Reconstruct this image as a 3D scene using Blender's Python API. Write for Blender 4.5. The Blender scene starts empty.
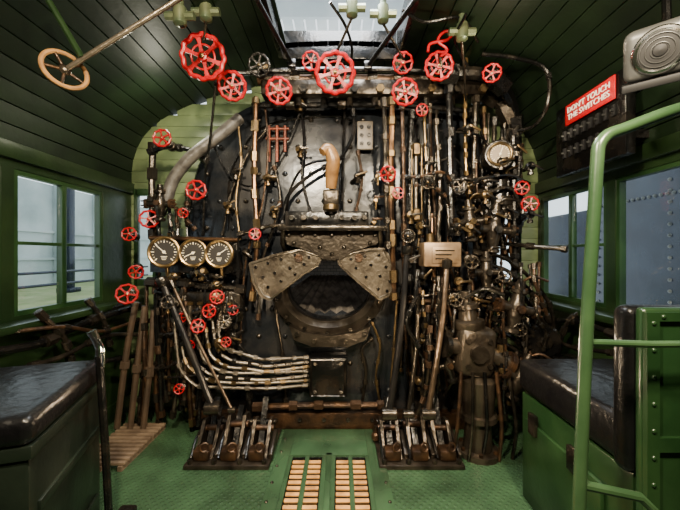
import bpy, bmesh, math, random
from mathutils import Vector, Matrix, Quaternion
rnd=random.Random(7)
PI=math.pi
C=bpy.context.scene.collection
F=330.0; CZ=1.15
def P(px,py,Y): return Vector(((px-340)/F*Y, Y, CZ+(255-py)/F*Y))
def V3(p,Y): return P(p[0],p[1],p[2] if len(p)>2 else Y)
# ---------------------------------------------------------------- materials
def nodes(name):
    m=bpy.data.materials.new(name); m.use_nodes=True
    nt=m.node_tree; b=nt.nodes['Principled BSDF']; return m,nt,b
def mat(name,col,rough=.5,metal=0.,col2=None,ns=8.,bump=0.,bs=60.,lo=.4,hi=.65,spec=.5,rvar=0.):
    m,nt,b=nodes(name)
    b.inputs['Base Color'].default_value=(*col,1); b.inputs['Roughness'].default_value=rough
    b.inputs['Metallic'].default_value=metal; b.inputs['Specular IOR Level'].default_value=spec
    tc=nt.nodes.new('ShaderNodeTexCoord')
    if col2:
        n=nt.nodes.new('ShaderNodeTexNoise'); n.inputs['Scale'].default_value=ns; n.inputs['Detail'].default_value=6
        nt.links.new(tc.outputs['Object'],n.inputs['Vector'])
        r=nt.nodes.new('ShaderNodeValToRGB'); r.color_ramp.elements[0].position=lo; r.color_ramp.elements[1].position=hi
        r.color_ramp.elements[0].color=(*col,1); r.color_ramp.elements[1].color=(*col2,1)
        nt.links.new(n.outputs['Fac'],r.inputs['Fac']); nt.links.new(r.outputs['Color'],b.inputs['Base Color'])
        if rvar:
            mr=nt.nodes.new('ShaderNodeMapRange'); mr.inputs['To Min'].default_value=rough-rvar; mr.inputs['To Max'].default_value=rough+rvar
            mr.inputs['From Min'].default_value=.3; mr.inputs['From Max'].default_value=.7
            nt.links.new(n.outputs['Fac'],mr.inputs['Value']); nt.links.new(mr.outputs['Result'],b.inputs['Roughness'])
    if bump:
        n2=nt.nodes.new('ShaderNodeTexNoise'); n2.inputs['Scale'].default_value=bs; n2.inputs['Detail'].default_value=4
        nt.links.new(tc.outputs['Object'],n2.inputs['Vector'])
        bp=nt.nodes.new('ShaderNodeBump'); bp.inputs['Strength'].default_value=bump; bp.inputs['Distance'].default_value=.01
        nt.links.new(n2.outputs['Fac'],bp.inputs['Height']); nt.links.new(bp.outputs['Normal'],b.inputs['Normal'])
    return m
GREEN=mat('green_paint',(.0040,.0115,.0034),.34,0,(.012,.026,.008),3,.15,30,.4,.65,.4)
GREENL=mat('light_green_boards',(.06,.085,.038),.45,0,(.105,.14,.062),4,.2,40)
GREENM=mat('green_enamel',(.0065,.021,.0065),.28,0,(.013,.035,.011),5,.1,30)
RAILG=mat('pale_green_rail',(.018,.044,.017),.30,0,(.030,.064,.026),6,.08,30)
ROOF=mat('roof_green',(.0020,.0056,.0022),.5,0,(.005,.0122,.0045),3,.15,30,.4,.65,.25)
BLACK=mat('black_iron',(.005,.005,.005),.24,.5,(.024,.019,.014),9,.25,50,.5,.75,.6,.10)
IRON=mat('oily_iron',(.022,.020,.017),.24,.85,(.095,.076,.056),14,.2,80,.42,.72)
PLATE=mat('backhead_plate_paint',(.010,.0122,.0155),.24,.45,(.050,.046,.041),2.4,.16,18,.48,.75,.6,.10)
RUST=mat('rusty_iron',(.026,.015,.009),.38,.65,(.080,.041,.019),16,.4,70,.42,.68)
COPPER=mat('old_copper',(.16,.085,.042),.30,.9,(.042,.027,.019),12,.1,60)
BRASS=mat('brass',(.29,.19,.075),.3,.9,(.08,.052,.025),14,.1,60)
DBRASS=mat('dull_brass',(.17,.115,.052),.34,.9,(.05,.036,.022),14,.1,60)
STEEL=mat('worn_steel',(.145,.122,.092),.31,.8,(.038,.029,.021),10,.4,40,.42,.72)
BEIGE=mat('grimy_grey_tube',(.16,.138,.108),.36,.75,(.045,.036,.028),16,.35,80,.42,.70)
HOSE=mat('wrapped_hose',(.075,.07,.062),.5,.1,(.03,.027,.024),18,.5,40)
BROWN=mat('brown_hose',(.036,.024,.016),.5,.15,(.06,.039,.024),12,.3,60)
RED=mat('red_enamel',(.29,.0008,.0045),.31,0,(.16,.001,.003),9,.06,40,.4,.65,.3)
PINK=mat('faded_red',(.32,.03,.03),.4,0,(.18,.015,.015),9,.06,40)
LEATHER=mat('black_leather',(.0025,.0025,.003),.30,0,(.004,.004,.0042),12,.5,28,.4,.65,.28)
CHROME=mat('chrome',(.7,.7,.69),.16,1)
SILVER=mat('silver_grey',(.15,.155,.15),.35,.5,(.10,.105,.10),8)
SPK=mat('speaker_grey',(.09,.092,.09),.4,.4,(.06,.062,.06),8)
DARKG=mat('dark_grille',(.007,.007,.008),.6,.0)
SEATB=mat('seat_box_green_black',(.0045,.0075,.005),.34,.1,(.009,.014,.009),6,.1,40,.4,.65,.35)
AMBER=mat('amber_brown',(.24,.125,.042),.36,.1,(.13,.065,.024),14,.1,40)
SLAT=mat('foot_grating_wood',(.14,.10,.065),.6,0,(.07,.047,.03),14,.2,40)
OCHRE=mat('ochre_slats',(.58,.29,.08),.5,0,(.28,.135,.04),12,.25,40)
CREAM=mat('aged_dial',(.14,.10,.052),.4)
DIAL=mat('black_dial',(.018,.016,.014),.35)
WHITE=mat('white_marks',(.8,.78,.7),.5)
MARK=mat('aged_marks',(.60,.54,.40),.5)
SIGNR=mat('sign_red',(.36,.002,.007),.35)
TAG=mat('tan_plate',(.22,.15,.085),.40,.4,(.12,.075,.042),12)
ORANGE=mat('copper_red_bracket',(.13,.028,.012),.42,.5,(.06,.015,.008),14)
VGREEN=mat('green_valve_metal',(.045,.068,.038),.35,.5,(.10,.115,.06),12)
NAVY=mat('navy_tank',(.010,.016,.031),.24,.3,(.020,.030,.050),4)
PALE=mat('shed_wall',(.50,.56,.56),.7,0,(.34,.40,.40),1.5)
HALLC=mat('hall_ceiling_white',(.85,.87,.87),.7,0,(.65,.7,.72),1.5)
GREYF=mat('outside_green',(.22,.28,.10),.7,0,(.32,.34,.17),3)
SOOT=mat('soot',(.012,.010,.009),.9,0,(.045,.038,.032),7,.6,18)
ASH=mat('ash',(.26,.23,.20),.9,0,(.09,.08,.07),9,.6,25)
LEV=mat('worn_lever',(.13,.09,.06),.31,.8,(.05,.036,.026),12,.2,50)
CAST=mat('greasy_casting',(.056,.046,.035),.28,.75,(.016,.0125,.0095),9,.35,45)
PUMP=mat('oily_pump_casting',(.090,.073,.054),.30,.75,(.025,.0195,.0145),7,.4,40,.42,.68)
PGREY=mat('plate_grey',(.10,.085,.065),.45,.3,(.06,.05,.04),12)
SATIN=mat('satin_black_bar',(.016,.016,.017),.28,.75,(.045,.04,.036),6,.15,50)
def glass_mat():
    m=bpy.data.materials.new('window_glass'); m.use_nodes=True; nt=m.node_tree
    nt.nodes.clear(); o=nt.nodes.new('ShaderNodeOutputMaterial'); mx=nt.nodes.new('ShaderNodeMixShader')
    t=nt.nodes.new('ShaderNodeBsdfTransparent'); g=nt.nodes.new('ShaderNodeBsdfGlossy'); g.inputs['Roughness'].default_value=.03
    t.inputs['Color'].default_value=(.86,.92,.93,1); mx.inputs[0].default_value=.06
    nt.links.new(t.outputs[0],mx.inputs[1]); nt.links.new(g.outputs[0],mx.inputs[2])
    nt.links.new(mx.outputs[0],o.inputs[0]); return m
GLASS=glass_mat()
def brick_mat():
    m,nt,b=nodes('fire_brick'); tc=nt.nodes.new('ShaderNodeTexCoord')
    mp=nt.nodes.new('ShaderNodeMapping'); mp.inputs['Rotation'].default_value=(PI/2,0,0)
    k=nt.nodes.new('ShaderNodeTexBrick'); k.inputs['Scale'].default_value=7
    k.inputs['Color1'].default_value=(.10,.085,.07,1); k.inputs['Color2'].default_value=(.065,.055,.043,1); k.inputs['Mortar'].default_value=(.015,.013,.011,1)
    nt.links.new(tc.outputs['Object'],mp.inputs[0]); nt.links.new(mp.outputs[0],k.inputs['Vector'])
    nt.links.new(k.outputs['Color'],b.inputs['Base Color']); b.inputs['Roughness'].default_value=.9; return m
BRICK=brick_mat()
def floor_mat():
    m,nt,b=nodes('tread_plate')
    tc=nt.nodes.new('ShaderNodeTexCoord')
    v=nt.nodes.new('ShaderNodeTexVoronoi'); v.inputs['Scale'].default_value=36; v.inputs['Randomness'].default_value=0
    mp=nt.nodes.new('ShaderNodeMapping'); mp.inputs['Rotation'].default_value=(0,0,PI/4)
    nt.links.new(tc.outputs['Object'],mp.inputs[0]); nt.links.new(mp.outputs[0],v.inputs['Vector'])
    mr=nt.nodes.new('ShaderNodeMapRange'); mr.inputs['From Min'].default_value=.2; mr.inputs['From Max'].default_value=.34
    mr.inputs['To Min'].default_value=1; mr.inputs['To Max'].default_value=0
    nt.links.new(v.outputs['Distance'],mr.inputs['Value'])
    bp=nt.nodes.new('ShaderNodeBump'); bp.inputs['Strength'].default_value=.45; bp.inputs['Distance'].default_value=.004
    nt.links.new(mr.outputs['Result'],bp.inputs['Height']); nt.links.new(bp.outputs['Normal'],b.inputs['Normal'])
    n=nt.nodes.new('ShaderNodeTexNoise'); n.inputs['Scale'].default_value=3.0; n.inputs['Detail'].default_value=8
    nt.links.new(tc.outputs['Object'],n.inputs['Vector'])
    r=nt.nodes.new('ShaderNodeValToRGB'); e=r.color_ramp.elements
    e[0].position=.36; e[0].color=(.017,.036,.018,1); e[1].position=.62; e[1].color=(.038,.084,.040,1)
    nt.links.new(n.outputs['Fac'],r.inputs['Fac']); nt.links.new(r.outputs['Color'],b.inputs['Base Color'])
    b.inputs['Roughness'].default_value=.27; b.inputs['Metallic'].default_value=.15
    return m
TREAD=floor_mat()
# ---------------------------------------------------------------- mesh helpers
def BM(): return bmesh.new()
def align(d): return Vector((0,0,1)).rotation_difference(Vector(d).normalized()).to_matrix().to_4x4()
def box(bm,c,s,rot=None,bev=0.,seg=2):
    M=Matrix.Translation(Vector(c))@(rot.to_4x4() if rot else Matrix())@Matrix.Diagonal((s[0],s[1],s[2],1))
    r=bmesh.ops.create_cube(bm,size=1,matrix=M)
    if bev:
        es={e for v in r['verts'] for e in v.link_edges}
        bmesh.ops.bevel(bm,geom=list(es),offset=bev,segments=seg,affect='EDGES',profile=.5)
def bx(bm,x0,x1,y0,y1,z0,z1,bev=0.,seg=2): box(bm,((x0+x1)/2,(y0+y1)/2,(z0+z1)/2),(abs(x1-x0),abs(y1-y0),abs(z1-z0)),None,bev,seg)
def lathe(bm,prof,M,seg=16):
    rings=[]
    for r,z in prof:
        rings.append([bm.verts.new(M@Vector((max(r,1e-5)*math.cos(2*PI*i/seg),max(r,1e-5)*math.sin(2*PI*i/seg),z))) for i in range(seg)])
    for a,b in zip(rings,rings[1:]):
        for i in range(seg): bm.faces.new((a[i],a[(i+1)%seg],b[(i+1)%seg],b[i]))
    bm.faces.new(rings[0][::-1]); bm.faces.new(rings[-1])
def cyl(bm,a,b,r,r2=None,seg=12):
    a=Vector(a); b=Vector(b); d=b-a
    lathe(bm,[(r,0),(r2 if r2 is not None else r,d.length)],Matrix.Translation(a)@align(d),seg)
def dome(bm,c,d,r,seg=8):
    lathe(bm,[(r,0),(r*.85,r*.4),(r*.45,r*.68),(r*.05,r*.75)],Matrix.Translation(Vector(c))@align(d),seg)
def smooth(pts,sub=6):
    pts=[Vector(p) for p in pts]
    if len(pts)<3: return pts
    out=[]; n=len(pts)
    for i in range(n-1):
        p0=pts[i-1] if i>0 else pts[0]*2-pts[1]; p1=pts[i]; p2=pts[i+1]; p3=pts[i+2] if i+2<n else pts[-1]*2-pts[-2]
        l=max((p2-p1).length,1e-6)
        m1=(p2-p0); m1=m1/max(m1.length,1e-6)*l*.9; m2=(p3-p1); m2=m2/max(m2.length,1e-6)*l*.9
        for k in range(sub):
            t=k/sub; t2=t*t; t3=t2*t
            out.append(p1*(2*t3-3*t2+1)+m1*(t3-2*t2+t)+p2*(-2*t3+3*t2)+m2*(t3-t2))
    out.append(pts[-1]); return out
def tube(bm,path,r,seg=8,closed=False):
    n=len(path); T=[]
    for i in range(n):
        if closed: t=path[(i+1)%n]-path[i-1]
        else: t=path[min(i+1,n-1)]-path[max(i-1,0)]
        T.append(t.normalized())
    u=T[0].orthogonal().normalized(); rings=[]
    for i in range(n):
        if i: u=T[i-1].rotation_difference(T[i])@u
        u=(u-T[i]*u.dot(T[i])).normalized(); w=T[i].cross(u)
        rr=r[i] if isinstance(r,(list,tuple)) else r
        rings.append([bm.verts.new(path[i]+(u*math.cos(2*PI*k/seg)+w*math.sin(2*PI*k/seg))*rr) for k in range(seg)])
    for i in range(n if closed else n-1):
        a=rings[i]; b=rings[(i+1)%n]
        for k in range(seg): bm.faces.new((a[k],a[(k+1)%seg],b[(k+1)%seg],b[k]))
    if not closed: bm.faces.new(rings[0][::-1]); bm.faces.new(rings[-1])
def ring(bm,c,d,R,r,n=28,seg=8,R2=None,wave=0,lob=10):
    M=Matrix.Translation(Vector(c))@align(d)
    tube(bm,[M@Vector((R*(1+wave*math.cos(lob*2*PI*i/n))*math.cos(2*PI*i/n),(R2 or R)*(1+wave*math.cos(lob*2*PI*i/n))*math.sin(2*PI*i/n),0)) for i in range(n)],r,seg,True)
def prism(bm,pts,off):
    a=[bm.verts.new(Vector(p)) for p in pts]; b=[bm.verts.new(Vector(p)+Vector(off)) for p in pts]; n=len(pts)
    bm.faces.new(a); bm.faces.new(b[::-1])
    for i in range(n): bm.faces.new((a[i],b[i],b[(i+1)%n],a[(i+1)%n]))
def off(o):
    v=Vector((0,0,0))
    while o: v=v+o.location; o=o.parent
    return v
def mesh(bm,m,name,ang=.6):
    bmesh.ops.recalc_face_normals(bm,faces=bm.faces)
    me=bpy.data.meshes.new(name); bm.to_mesh(me); bm.free()
    me.polygons.foreach_set('use_smooth',[True]*len(me.polygons))
    try: me.set_sharp_from_angle(angle=ang)
    except Exception: pass
    me.materials.append(m); return me
def part(name,bm,m,parent,label=None,local=False):
    if not local: bm.transform(Matrix.Translation(-off(parent)))
    o=bpy.data.objects.new(name,mesh(bm,m,name)); C.objects.link(o); o.parent=parent
    if label: o['label']=label
    return o
def inst(name,me,parent,loc=(0,0,0),q=None,s=(1,1,1)):
    o=bpy.data.objects.new(name,me); C.objects.link(o); o.parent=parent; o.location=loc; o.scale=s
    if q is not None: o.rotation_mode='QUATERNION'; o.rotation_quaternion=q
    return o
def thing(name,label,cat,loc=(0,0,0),group=None):
    o=bpy.data.objects.new(name,None); o.empty_display_size=.05; C.objects.link(o); o.location=loc
    o['label']=label; o['category']=cat
    if group: o['group']=group
    return o
def struct(name,bm,m):
    o=bpy.data.objects.new(name,mesh(bm,m,name)); C.objects.link(o); o['kind']='structure'; return o
DM={}
def stud(name,parent,c,d,r,m):
    if m.name not in DM:
        bm=BM(); dome(bm,(0,0,0),(0,0,1),1,8); DM[m.name]=mesh(bm,m,'stud')
    return inst(name,DM[m.name],parent,Vector(c)-off(parent),Vector((0,0,1)).rotation_difference(Vector(d)),(r,r,r))
# ---------------------------------------------------------------- room shell
XL,XR,YF,YB=-1.58,1.5,2.5,-.9
RP=smooth([Vector((x,0,z)) for x,z in [(XL,1.68),(-1.57,1.85),(-1.5,2.03),(-1.36,2.17),(-1.1,2.3),(-.8,2.39),(-.4,2.46),(0,2.48),(.4,2.46),(.8,2.39),(1.08,2.3),(1.3,2.17),(1.42,2.03),(1.49,1.85),(XR,1.68)]],10)
def resample(path,step):
    out=[path[0]]; acc=0
    for a,b in zip(path,path[1:]):
        d=(b-a).length; t=step-acc
        while t<=d: out.append(a.lerp(b,t/d)); t+=step
        acc=(acc+d)%step
    out.append(path[-1]); return out
def xlim(z):
    if z<=1.68: return XL-.04,XR+.04
    l=[p for p in RP if p.x<0]; r=[p for p in RP if p.x>=0]
    xl=min((abs(p.z-z),p.x) for p in l)[1]; xr=min((abs(p.z-z),p.x) for p in r)[1]; return xl-.03,xr+.03
HX,HY0,HY1=.36,1.25,2.1
bm=BM(); R=resample(RP,.095)
for a,b in zip(R,R[1:]):
    if (b-a).length<.001: continue
    d=(b-a).normalized(); n=Vector((-d.z,0,d.x)); g=min(.004,(b-a).length*.2)
    mid=(a+b)/2; inner=abs(mid.x)<HX
    spans=[(YB,HY0),(HY1,YF+.035)] if inner else [(YB,YF+.035)]
    for y0,y1 in spans:
        prism(bm,[Vector((p.x,y0,p.z)) for p in (a+d*g,b-d*g,b+n*.008,b+n*.03,a+n*.03,a+n*.008)],(0,y1-y0,0))
        prism(bm,[Vector((p.x,y0,p.z)) for p in (a-d*.02+n*.025,b+d*.02+n*.025,b+d*.02+n*.035,a-d*.02+n*.035)] if not inner else [Vector((p.x,y0,p.z)) for p in (a+n*.025,b+n*.025,b+n*.035,a+n*.035)],(0,y1-y0,0))
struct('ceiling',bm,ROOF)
for k,y in enumerate((.55,1.12)):
    bm=BM(); q=RP[2:-2]
    for a,b in zip(q,q[1:]):
        d=(b-a).normalized(); n=Vector((d.z,0,-d.x))
        prism(bm,[Vector((p.x,y,p.z)) for p in (a,b,b+n*.035,a+n*.035)],(0,.05,0))
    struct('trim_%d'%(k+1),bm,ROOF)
bm=BM(); bx(bm,XL-.1,XR+.1,YB,YF+.1,-.05,0); struct('floor',bm,TREAD)
bm=BM(); bx(bm,XL-.1,XR+.1,YB-.06,YB,0,2.5); struct('back_light_block',bm,ROOF)  # added unseen panel across the open rear, keeps world light out
# side walls
def side(name,x,o,piers,m=GREEN,z0=.85,z1=1.57):
    bm=BM(); a,b=(x-.05,x) if o<0 else (x,x+.05)
    bx(bm,a,b,YB,YF,0,z0); bx(bm,a,b,YB,YF,z1,1.70)
    for y0,y1 in piers: bx(bm,a,b,y0,y1,z0,z1)
    struct(name,bm,m)
side('wall_left',XL,-1,[(YB,.72),(1.54,1.6),(2.2,YF)])
side('wall_right',XR,1,[(YB,.7),(1.80,1.86),(2.46,YF)])
for nm,x,s in (('trim_4',XL,1),('trim_5',XR,-1)):
    bm=BM()
    bx(bm,x,x+s*.025,YB,YF,1.61,1.69,.004); bx(bm,x,x+s*.10,YB,YF,.79,.83,.01); bx(bm,x,x+s*.02,YB,YF,.0,.12,.004); bx(bm,x,x+s*.02,YB,YF,.69,.78,.004)
    struct(nm,bm,GREEN)
# window units
def window(name,x,o,y0,y1,z0=.85,z1=1.57,ny=2,nz=2):
    r=bpy.data.objects.new(name,None); C.objects.link(r); r['kind']='structure'; r.location=(x,(y0+y1)/2,z0)
    bm=BM(); f=.024; d0,d1=x-.02,x+.015
    if o>0: d0,d1=x-.015,x+.02
    for a,b in ((y0,y0+f),(y1-f,y1)): bx(bm,d0,d1,a,b,z0,z1)
    for a,b in ((z0,z0+f),(z1-f,z1)): bx(bm,d0,d1,y0+f,y1-f,a,b)
    wf=part('window_frame',bm,GREENM,r)
    for k in range(1,ny):
        bm=BM(); y=y0+(y1-y0)*k/ny; bx(bm,d0,d1,y-.016,y+.016,z0+f,z1-f,.003); part('mullion',bm,GREENM,r)
    for k in range(1,nz):
        bm=BM(); z=z0+(z1-z0)*k/nz; bx(bm,d0+.008,d1-.008,y0+f,y1-f,z-.009,z+.009,.002); part('muntin',bm,GREENM,r)
    bm=BM(); bm.faces.new([bm.verts.new(v) for v in ((x,y0+f,z0+f),(x,y1-f,z0+f),(x,y1-f,z1-f),(x,y0+f,z1-f))]); part('pane',bm,GLASS,r)
window('window_1',XL-.02,-1,1.60,2.20); window('window_2',XL-.02,-1,.72,1.54)
window('window_3',XR+.02,1,1.86,2.46); window('window_4',XR+.02,1,.7,1.80,ny=1,nz=1)
# ---------------------------------------------------------------- backhead outline
BY=2.25
op=[P(*p,BY) for p in [(184,424),(181,300),(183,225),(195,163),(220,122),(258,99),(310,92),(380,92),(440,97),(475,118),(492,160),(498,215),(498,300),(496,424)]]
outl=smooth(op[1:-1],8); outl=[op[0]]+outl+[op[-1]]
def bcut(z):
    z=max(z,op[0].z+.01); xs=[]
    for a,b in zip(outl,outl[1:]):
        if (a.z-z)*(b.z-z)<=0 and abs(a.z-b.z)>1e-6: xs.append(a.x+(b.x-a.x)*(z-a.z)/(b.z-a.z))
    return (min(xs)+.004,max(xs)-.004) if len(xs)>1 else None
bm=BM(); z=0
holes=[(-1.545,-1.40,.95,1.62),(1.17,1.36,.95,1.62)]
while z<2.47:
    z1=min(z+.085,2.48); zm=(z+z1)/2; xl,xr=xlim(zm)
    segs=[(xl,xr)]; cut=[]
    bc=bcut(z1)
    if bc: cut.append(bc)
    cut+= [(a,b) for a,b,c,d in holes if c<zm<d]
    for a,b in cut:
        ns=[]
        for s0,s1 in segs:
            if b<=s0 or a>=s1: ns.append((s0,s1)); continue
            if a>s0: ns.append((s0,a))
            if b<s1: ns.append((b,s1))
        segs=ns
    for a,b in segs: bx(bm,a,b,YF,YF+.03,z,z1,.005)
    z=z1
struct('wall_front',bm,GREENL)
for i,(a,b,c,d) in enumerate(holes):
    r=bpy.data.objects.new('window_%d'%(5+i),None); C.objects.link(r); r['kind']='structure'; r.location=(a,YF,c)
    bm=BM()
    for q in ((a-.01,a+.015,c-.03,d+.03),(b-.015,b+.01,c-.03,d+.03),(a,b,c-.03,c+.02),(a,b,d-.02,d+.03)): bx(bm,q[0],q[1],YF-.012,YF+.03,q[2],q[3],.003)
    part('window_frame',bm,GREENM,r)
    bm=BM(); bm.faces.new([bm.verts.new(v) for v in ((a,YF+.012,c),(b,YF+.012,c),(b,YF+.012,d),(a,YF+.012,d))]); part('pane',bm,GLASS,r)
# hatch
bm=BM()
for a,b,c,d in ((-HX-.03,-HX,HY0,HY1),(HX,HX+.03,HY0,HY1),(-HX,HX,HY1,HY1+.03),(-HX,HX,HY0-.03,HY0)): bx(bm,a,b,c,d,2.40,2.58,.004)
struct('trim_6',bm,BLACK)
bm=BM()
for i in range(30): bx(bm,-3+i*.2,-3+i*.2+.17,-1,7,5.2,5.23)
for i in range(4): bx(bm,-3,3,1.9+i*1.1,1.96+i*1.1,4.9,5.19)
struct('ceiling_hall',bm,HALLC)
# outside
bm=BM(); bx(bm,-6.2,-6.0,-1,11,.3,2.6)
for i in range(9): bx(bm,-6.0,-5.9,.3+i*1.1,.42+i*1.1,.3,3.6)
for z in (1.05,1.6): bx(bm,-6.0,-5.96,-1,11,z,z+.05)
struct('wall_hall',bm,PALE)
bm=BM(); bx(bm,-6.0,-2.6,-1,11,-.6,.52,.02); struct('floor_platform',bm,GREYF)
for k,y in enumerate((4.2,5.6)):
    t=thing('hall_post',['nearer','farther'][k]+' dark post standing on the green ground outside the left windows','post',(-4.6,y,.52))
    bm=BM(); bx(bm,-4.66,-4.54,y-.06,y+.06,.52,3.0,.01); part('shaft',bm,NAVY,t)
    bm=BM(); bx(bm,-4.72,-4.48,y-.12,y+.12,.52,.60,.01); part('base',bm,NAVY,t)
t=thing('hall_fence','low dark rail fence on the green ground outside the left windows','fence',(-4.2,5,.52))
for y in (3.0,4.0,5.0,6.0,7.0):
    bm=BM(); cyl(bm,(-4.2,y,.52),(-4.2,y,.92),.025); part('fence_post',bm,NAVY,t)
for z in (.72,.90):
    bm=BM(); cyl(bm,(-4.2,2.6,z),(-4.2,7.2,z),.02); part('fence_rail',bm,NAVY,t)
t=thing('neighbouring_tank','dark navy riveted steel tank standing outside the right windows','tank',(2.5,1.8,-1))
bm=BM(); bx(bm,2.5,3.6,.2,3.3,-1,1.98,.03); part('tank_shell',bm,NAVY,t)
bm=BM(); bx(bm,2.55,3.6,3.32,4.8,-1,1.62,.03); part('rear_tank_shell',bm,NAVY,t)
for y in (3.2,3.1,2.5):
    for k in range(16): stud('rivet_head',t,(2.5,y,.45+k*.085),(-1,0,0),.016,SILVER)
for k in range(24): stud('rivet_head',t,(2.5,2.02+k*.05,1.62),(-1,0,0),.016,SILVER)
for k in range(24): stud('rivet_head',t,(2.55,3.36+k*.06,1.25),(-1,0,0),.016,SILVER)
# ---------------------------------------------------------------- backhead
t=thing('boiler_backhead','large dark blue grey boiler backhead plate behind all the pipework','boiler',(0,BY,0))
DC=P(329,290,BY); RX,RZ=.275,.205
N=160
def hit(ang):
    d=Vector((math.cos(ang),math.sin(ang))); best=None
    L=outl+[outl[0]]
    for a,b in zip(L,L[1:]):
        ex,ez=b.x-a.x,b.z-a.z; den=d.x*ez-d.y*ex
        if abs(den)<1e-9: continue
        ax,az=a.x-DC.x,a.z-DC.z
        tt=(ax*ez-az*ex)/den; u=(ax*d.y-az*d.x)/den
        if tt>0 and -1e-6<=u<=1+1e-6: best=tt if best is None else min(best,tt)
    return best
bm=BM(); rings=[[] for _ in range(9)]
for i in range(N):
    a=2*PI*i/N; o=hit(a); d=Vector((math.cos(a),0,math.sin(a)))
    h=1/math.sqrt((math.cos(a)/RX)**2+(math.sin(a)/RZ)**2)
    h=min(h,o*.9)
    c=Vector((DC.x,0,DC.z))
    for k,(r,y) in enumerate(((h*1.2,2.62),(h*1.05,2.45),(h,BY),(h+(o-h)*.5,BY),(o-.08,BY),(o-.04,BY+.008),(o-.012,BY+.03),(o,BY+.07),(o,YF+.05))):
        rings[k].append(bm.verts.new(c+d*r+Vector((0,y,0))))
for a,b in zip(rings,rings[1:]):
    for i in range(N): bm.faces.new((a[i],a[(i+1)%N],b[(i+1)%N],b[i]))
part('backhead_plate',bm,PLATE,t)
ns=0
for i in range(11):
    for j in range(11):
        p=P(207+i*26+(j%2)*13,120+j*27,BY)
        e=((p.x-DC.x)/(RX+.14))**2+((p.z-DC.z)/(RZ+.14))**2
        dd=p-DC; o=hit(math.atan2(dd.z,dd.x))
        if e>1 and o and math.hypot(dd.x,dd.z)<o-.10 and ns<98: stud('staybolt_head',t,p,(0,-1,0),.019,IRON if (i+j)%2==0 else PLATE); ns+=1
for pts in ([(228,230),(232,170),(262,128),(330,116),(352,120)],[(286,225),(290,190),(306,165),(345,158)],[(222,340),(224,280),(240,250)]):
    bm=BM(); tube(bm,smooth([P(*p,BY-.006) for p in pts],8),.008,6); part('jacket_seam',bm,BLACK,t)
# firebox chamber
t=thing('firebox','dark sooty firebox interior seen through the open fire door','firebox',(DC.x,2.7,0))
bm=BM(); 
x0,x1,y0,y1,z0,z1=DC.x-.7,DC.x+.7,2.63,3.7,0,1.6
for q in ((x0-.03,x0,y0,y1,z0,z1),(x1,x1+.03,y0,y1,z0,z1),(x0,x1,y0,y1,z1,z1+.03)): bx(bm,*q)
part('firebox_walls',bm,SOOT,t)
bm=BM(); bx(bm,x0,x1,y1,y1+.03,z0,z1); part('brick_wall',bm,BRICK,t)
bm=BM(); nb=26; A=[];B=[]
for i in range(nb+1):
    h=.03*(i%2); u=i/nb-.5
    A.append(bm.verts.new((DC.x+u*1.2,2.64,.68+h))); B.append(bm.verts.new((DC.x+u*.5,3.6,.92+h*.6)))
for i in range(nb): bm.faces.new((A[i],A[i+1],B[i+1],B[i]))
part('grate_bed',bm,ASH,t)
W=[(math.cos(PI*i/16),math.sin(PI*i/16)) for i in range(17)]
bm=BM(); pts=[(DC.x+c_*.62,3.2,.9+s_*.40) for c_,s_ in W]+[(DC.x-c_*.40,3.2,.9+s_*.20) for c_,s_ in W]
a=[bm.verts.new(p) for p in pts]
for i in range(16): bm.faces.new((a[i],a[i+1],a[17+15-i],a[17+16-i]))
part('brick_arch',bm,BRICK,t)
# fire door frame
t=thing('fire_door_frame','heavy dark notched iron rim around the open firebox hole','door frame',DC)
bm=BM(); K=64; rr=[[],[],[],[],[]]
for i in range(K):
    a=2*PI*i/K; nt_=.010 if (i//2)%4==0 else 0
    for k,(e,y) in enumerate(((0,.02),(-.002,-.05),(.035,-.085),(.10-nt_,-.06),(.115-nt_,.01))):
        rr[k].append(bm.verts.new(DC+Vector((math.cos(a)*(RX+e),y,math.sin(a)*(RZ+e)))))
for a,b in zip(rr,rr[1:]):
    for i in range(K): bm.faces.new((a[i],a[(i+1)%K],b[(i+1)%K],b[i]))
part('cast_rim',bm,CAST,t)
for k in range(14):
    a=2*PI*k/14+.2
    bm=BM(); q=DC+Vector((math.cos(a)*(RX+.072),-.068,math.sin(a)*(RZ+.072))); cyl(bm,q,q+Vector((0,-.02,0)),.014,None,6); part('rim_bolt',bm,IRON,t)
bm=BM(); prism(bm,[P(*p,2.13) for p in [(289,326),(303,333),(330,336),(356,333),(371,326),(366,340),(348,347),(312,347),(294,340)]],(0,.11,0))
part('sill_apron',bm,CAST,t)
for p in ((297,334),(364,334),(314,341),(346,341)):
    bm=BM(); cyl(bm,P(*p,2.13),P(*p,2.13)+Vector((0,-.02,0)),.016,None,6); part('bolt',bm,IRON,t)
for x in (300,358):
    bm=BM(); cyl(bm,P(x,258,2.11)+Vector((0,.03,0)),P(x,258,2.11)+Vector((0,-.07,0)),.026); part('hinge_pin',bm,RUST,t)
def leaf(label,poly,rv):
    poly=[(x,y-3) for x,y in poly]; rv=[(x,y-3) for x,y in rv]
    p0=P(*poly[0],2.05); t=thing('fire_door_leaf',label,'fire door',p0)
    bm=BM(); prism(bm,[P(*p,2.05) for p in poly],(0,.025,0)); bmesh.ops.bevel(bm,geom=bm.edges[:],offset=.005,segments=2,affect='EDGES'); dp=part('door_plate',bm,STEEL,t)
    bm=BM(); c=sum((P(*p,2.05) for p in poly),Vector())/len(poly)
    pts=[(P(*p,2.048)-c)*.9+c for p in poly]; tube(bm,pts,.006,6,True); part('raised_rib',bm,STEEL,t)
    for p in rv:
        bm=BM(); cyl(bm,P(*p,2.05)+Vector((0,.002,0)),P(*p,2.05)+Vector((0,-.010,0)),.011,.009,8); part('rivet',bm,BLACK,dp)
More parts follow.
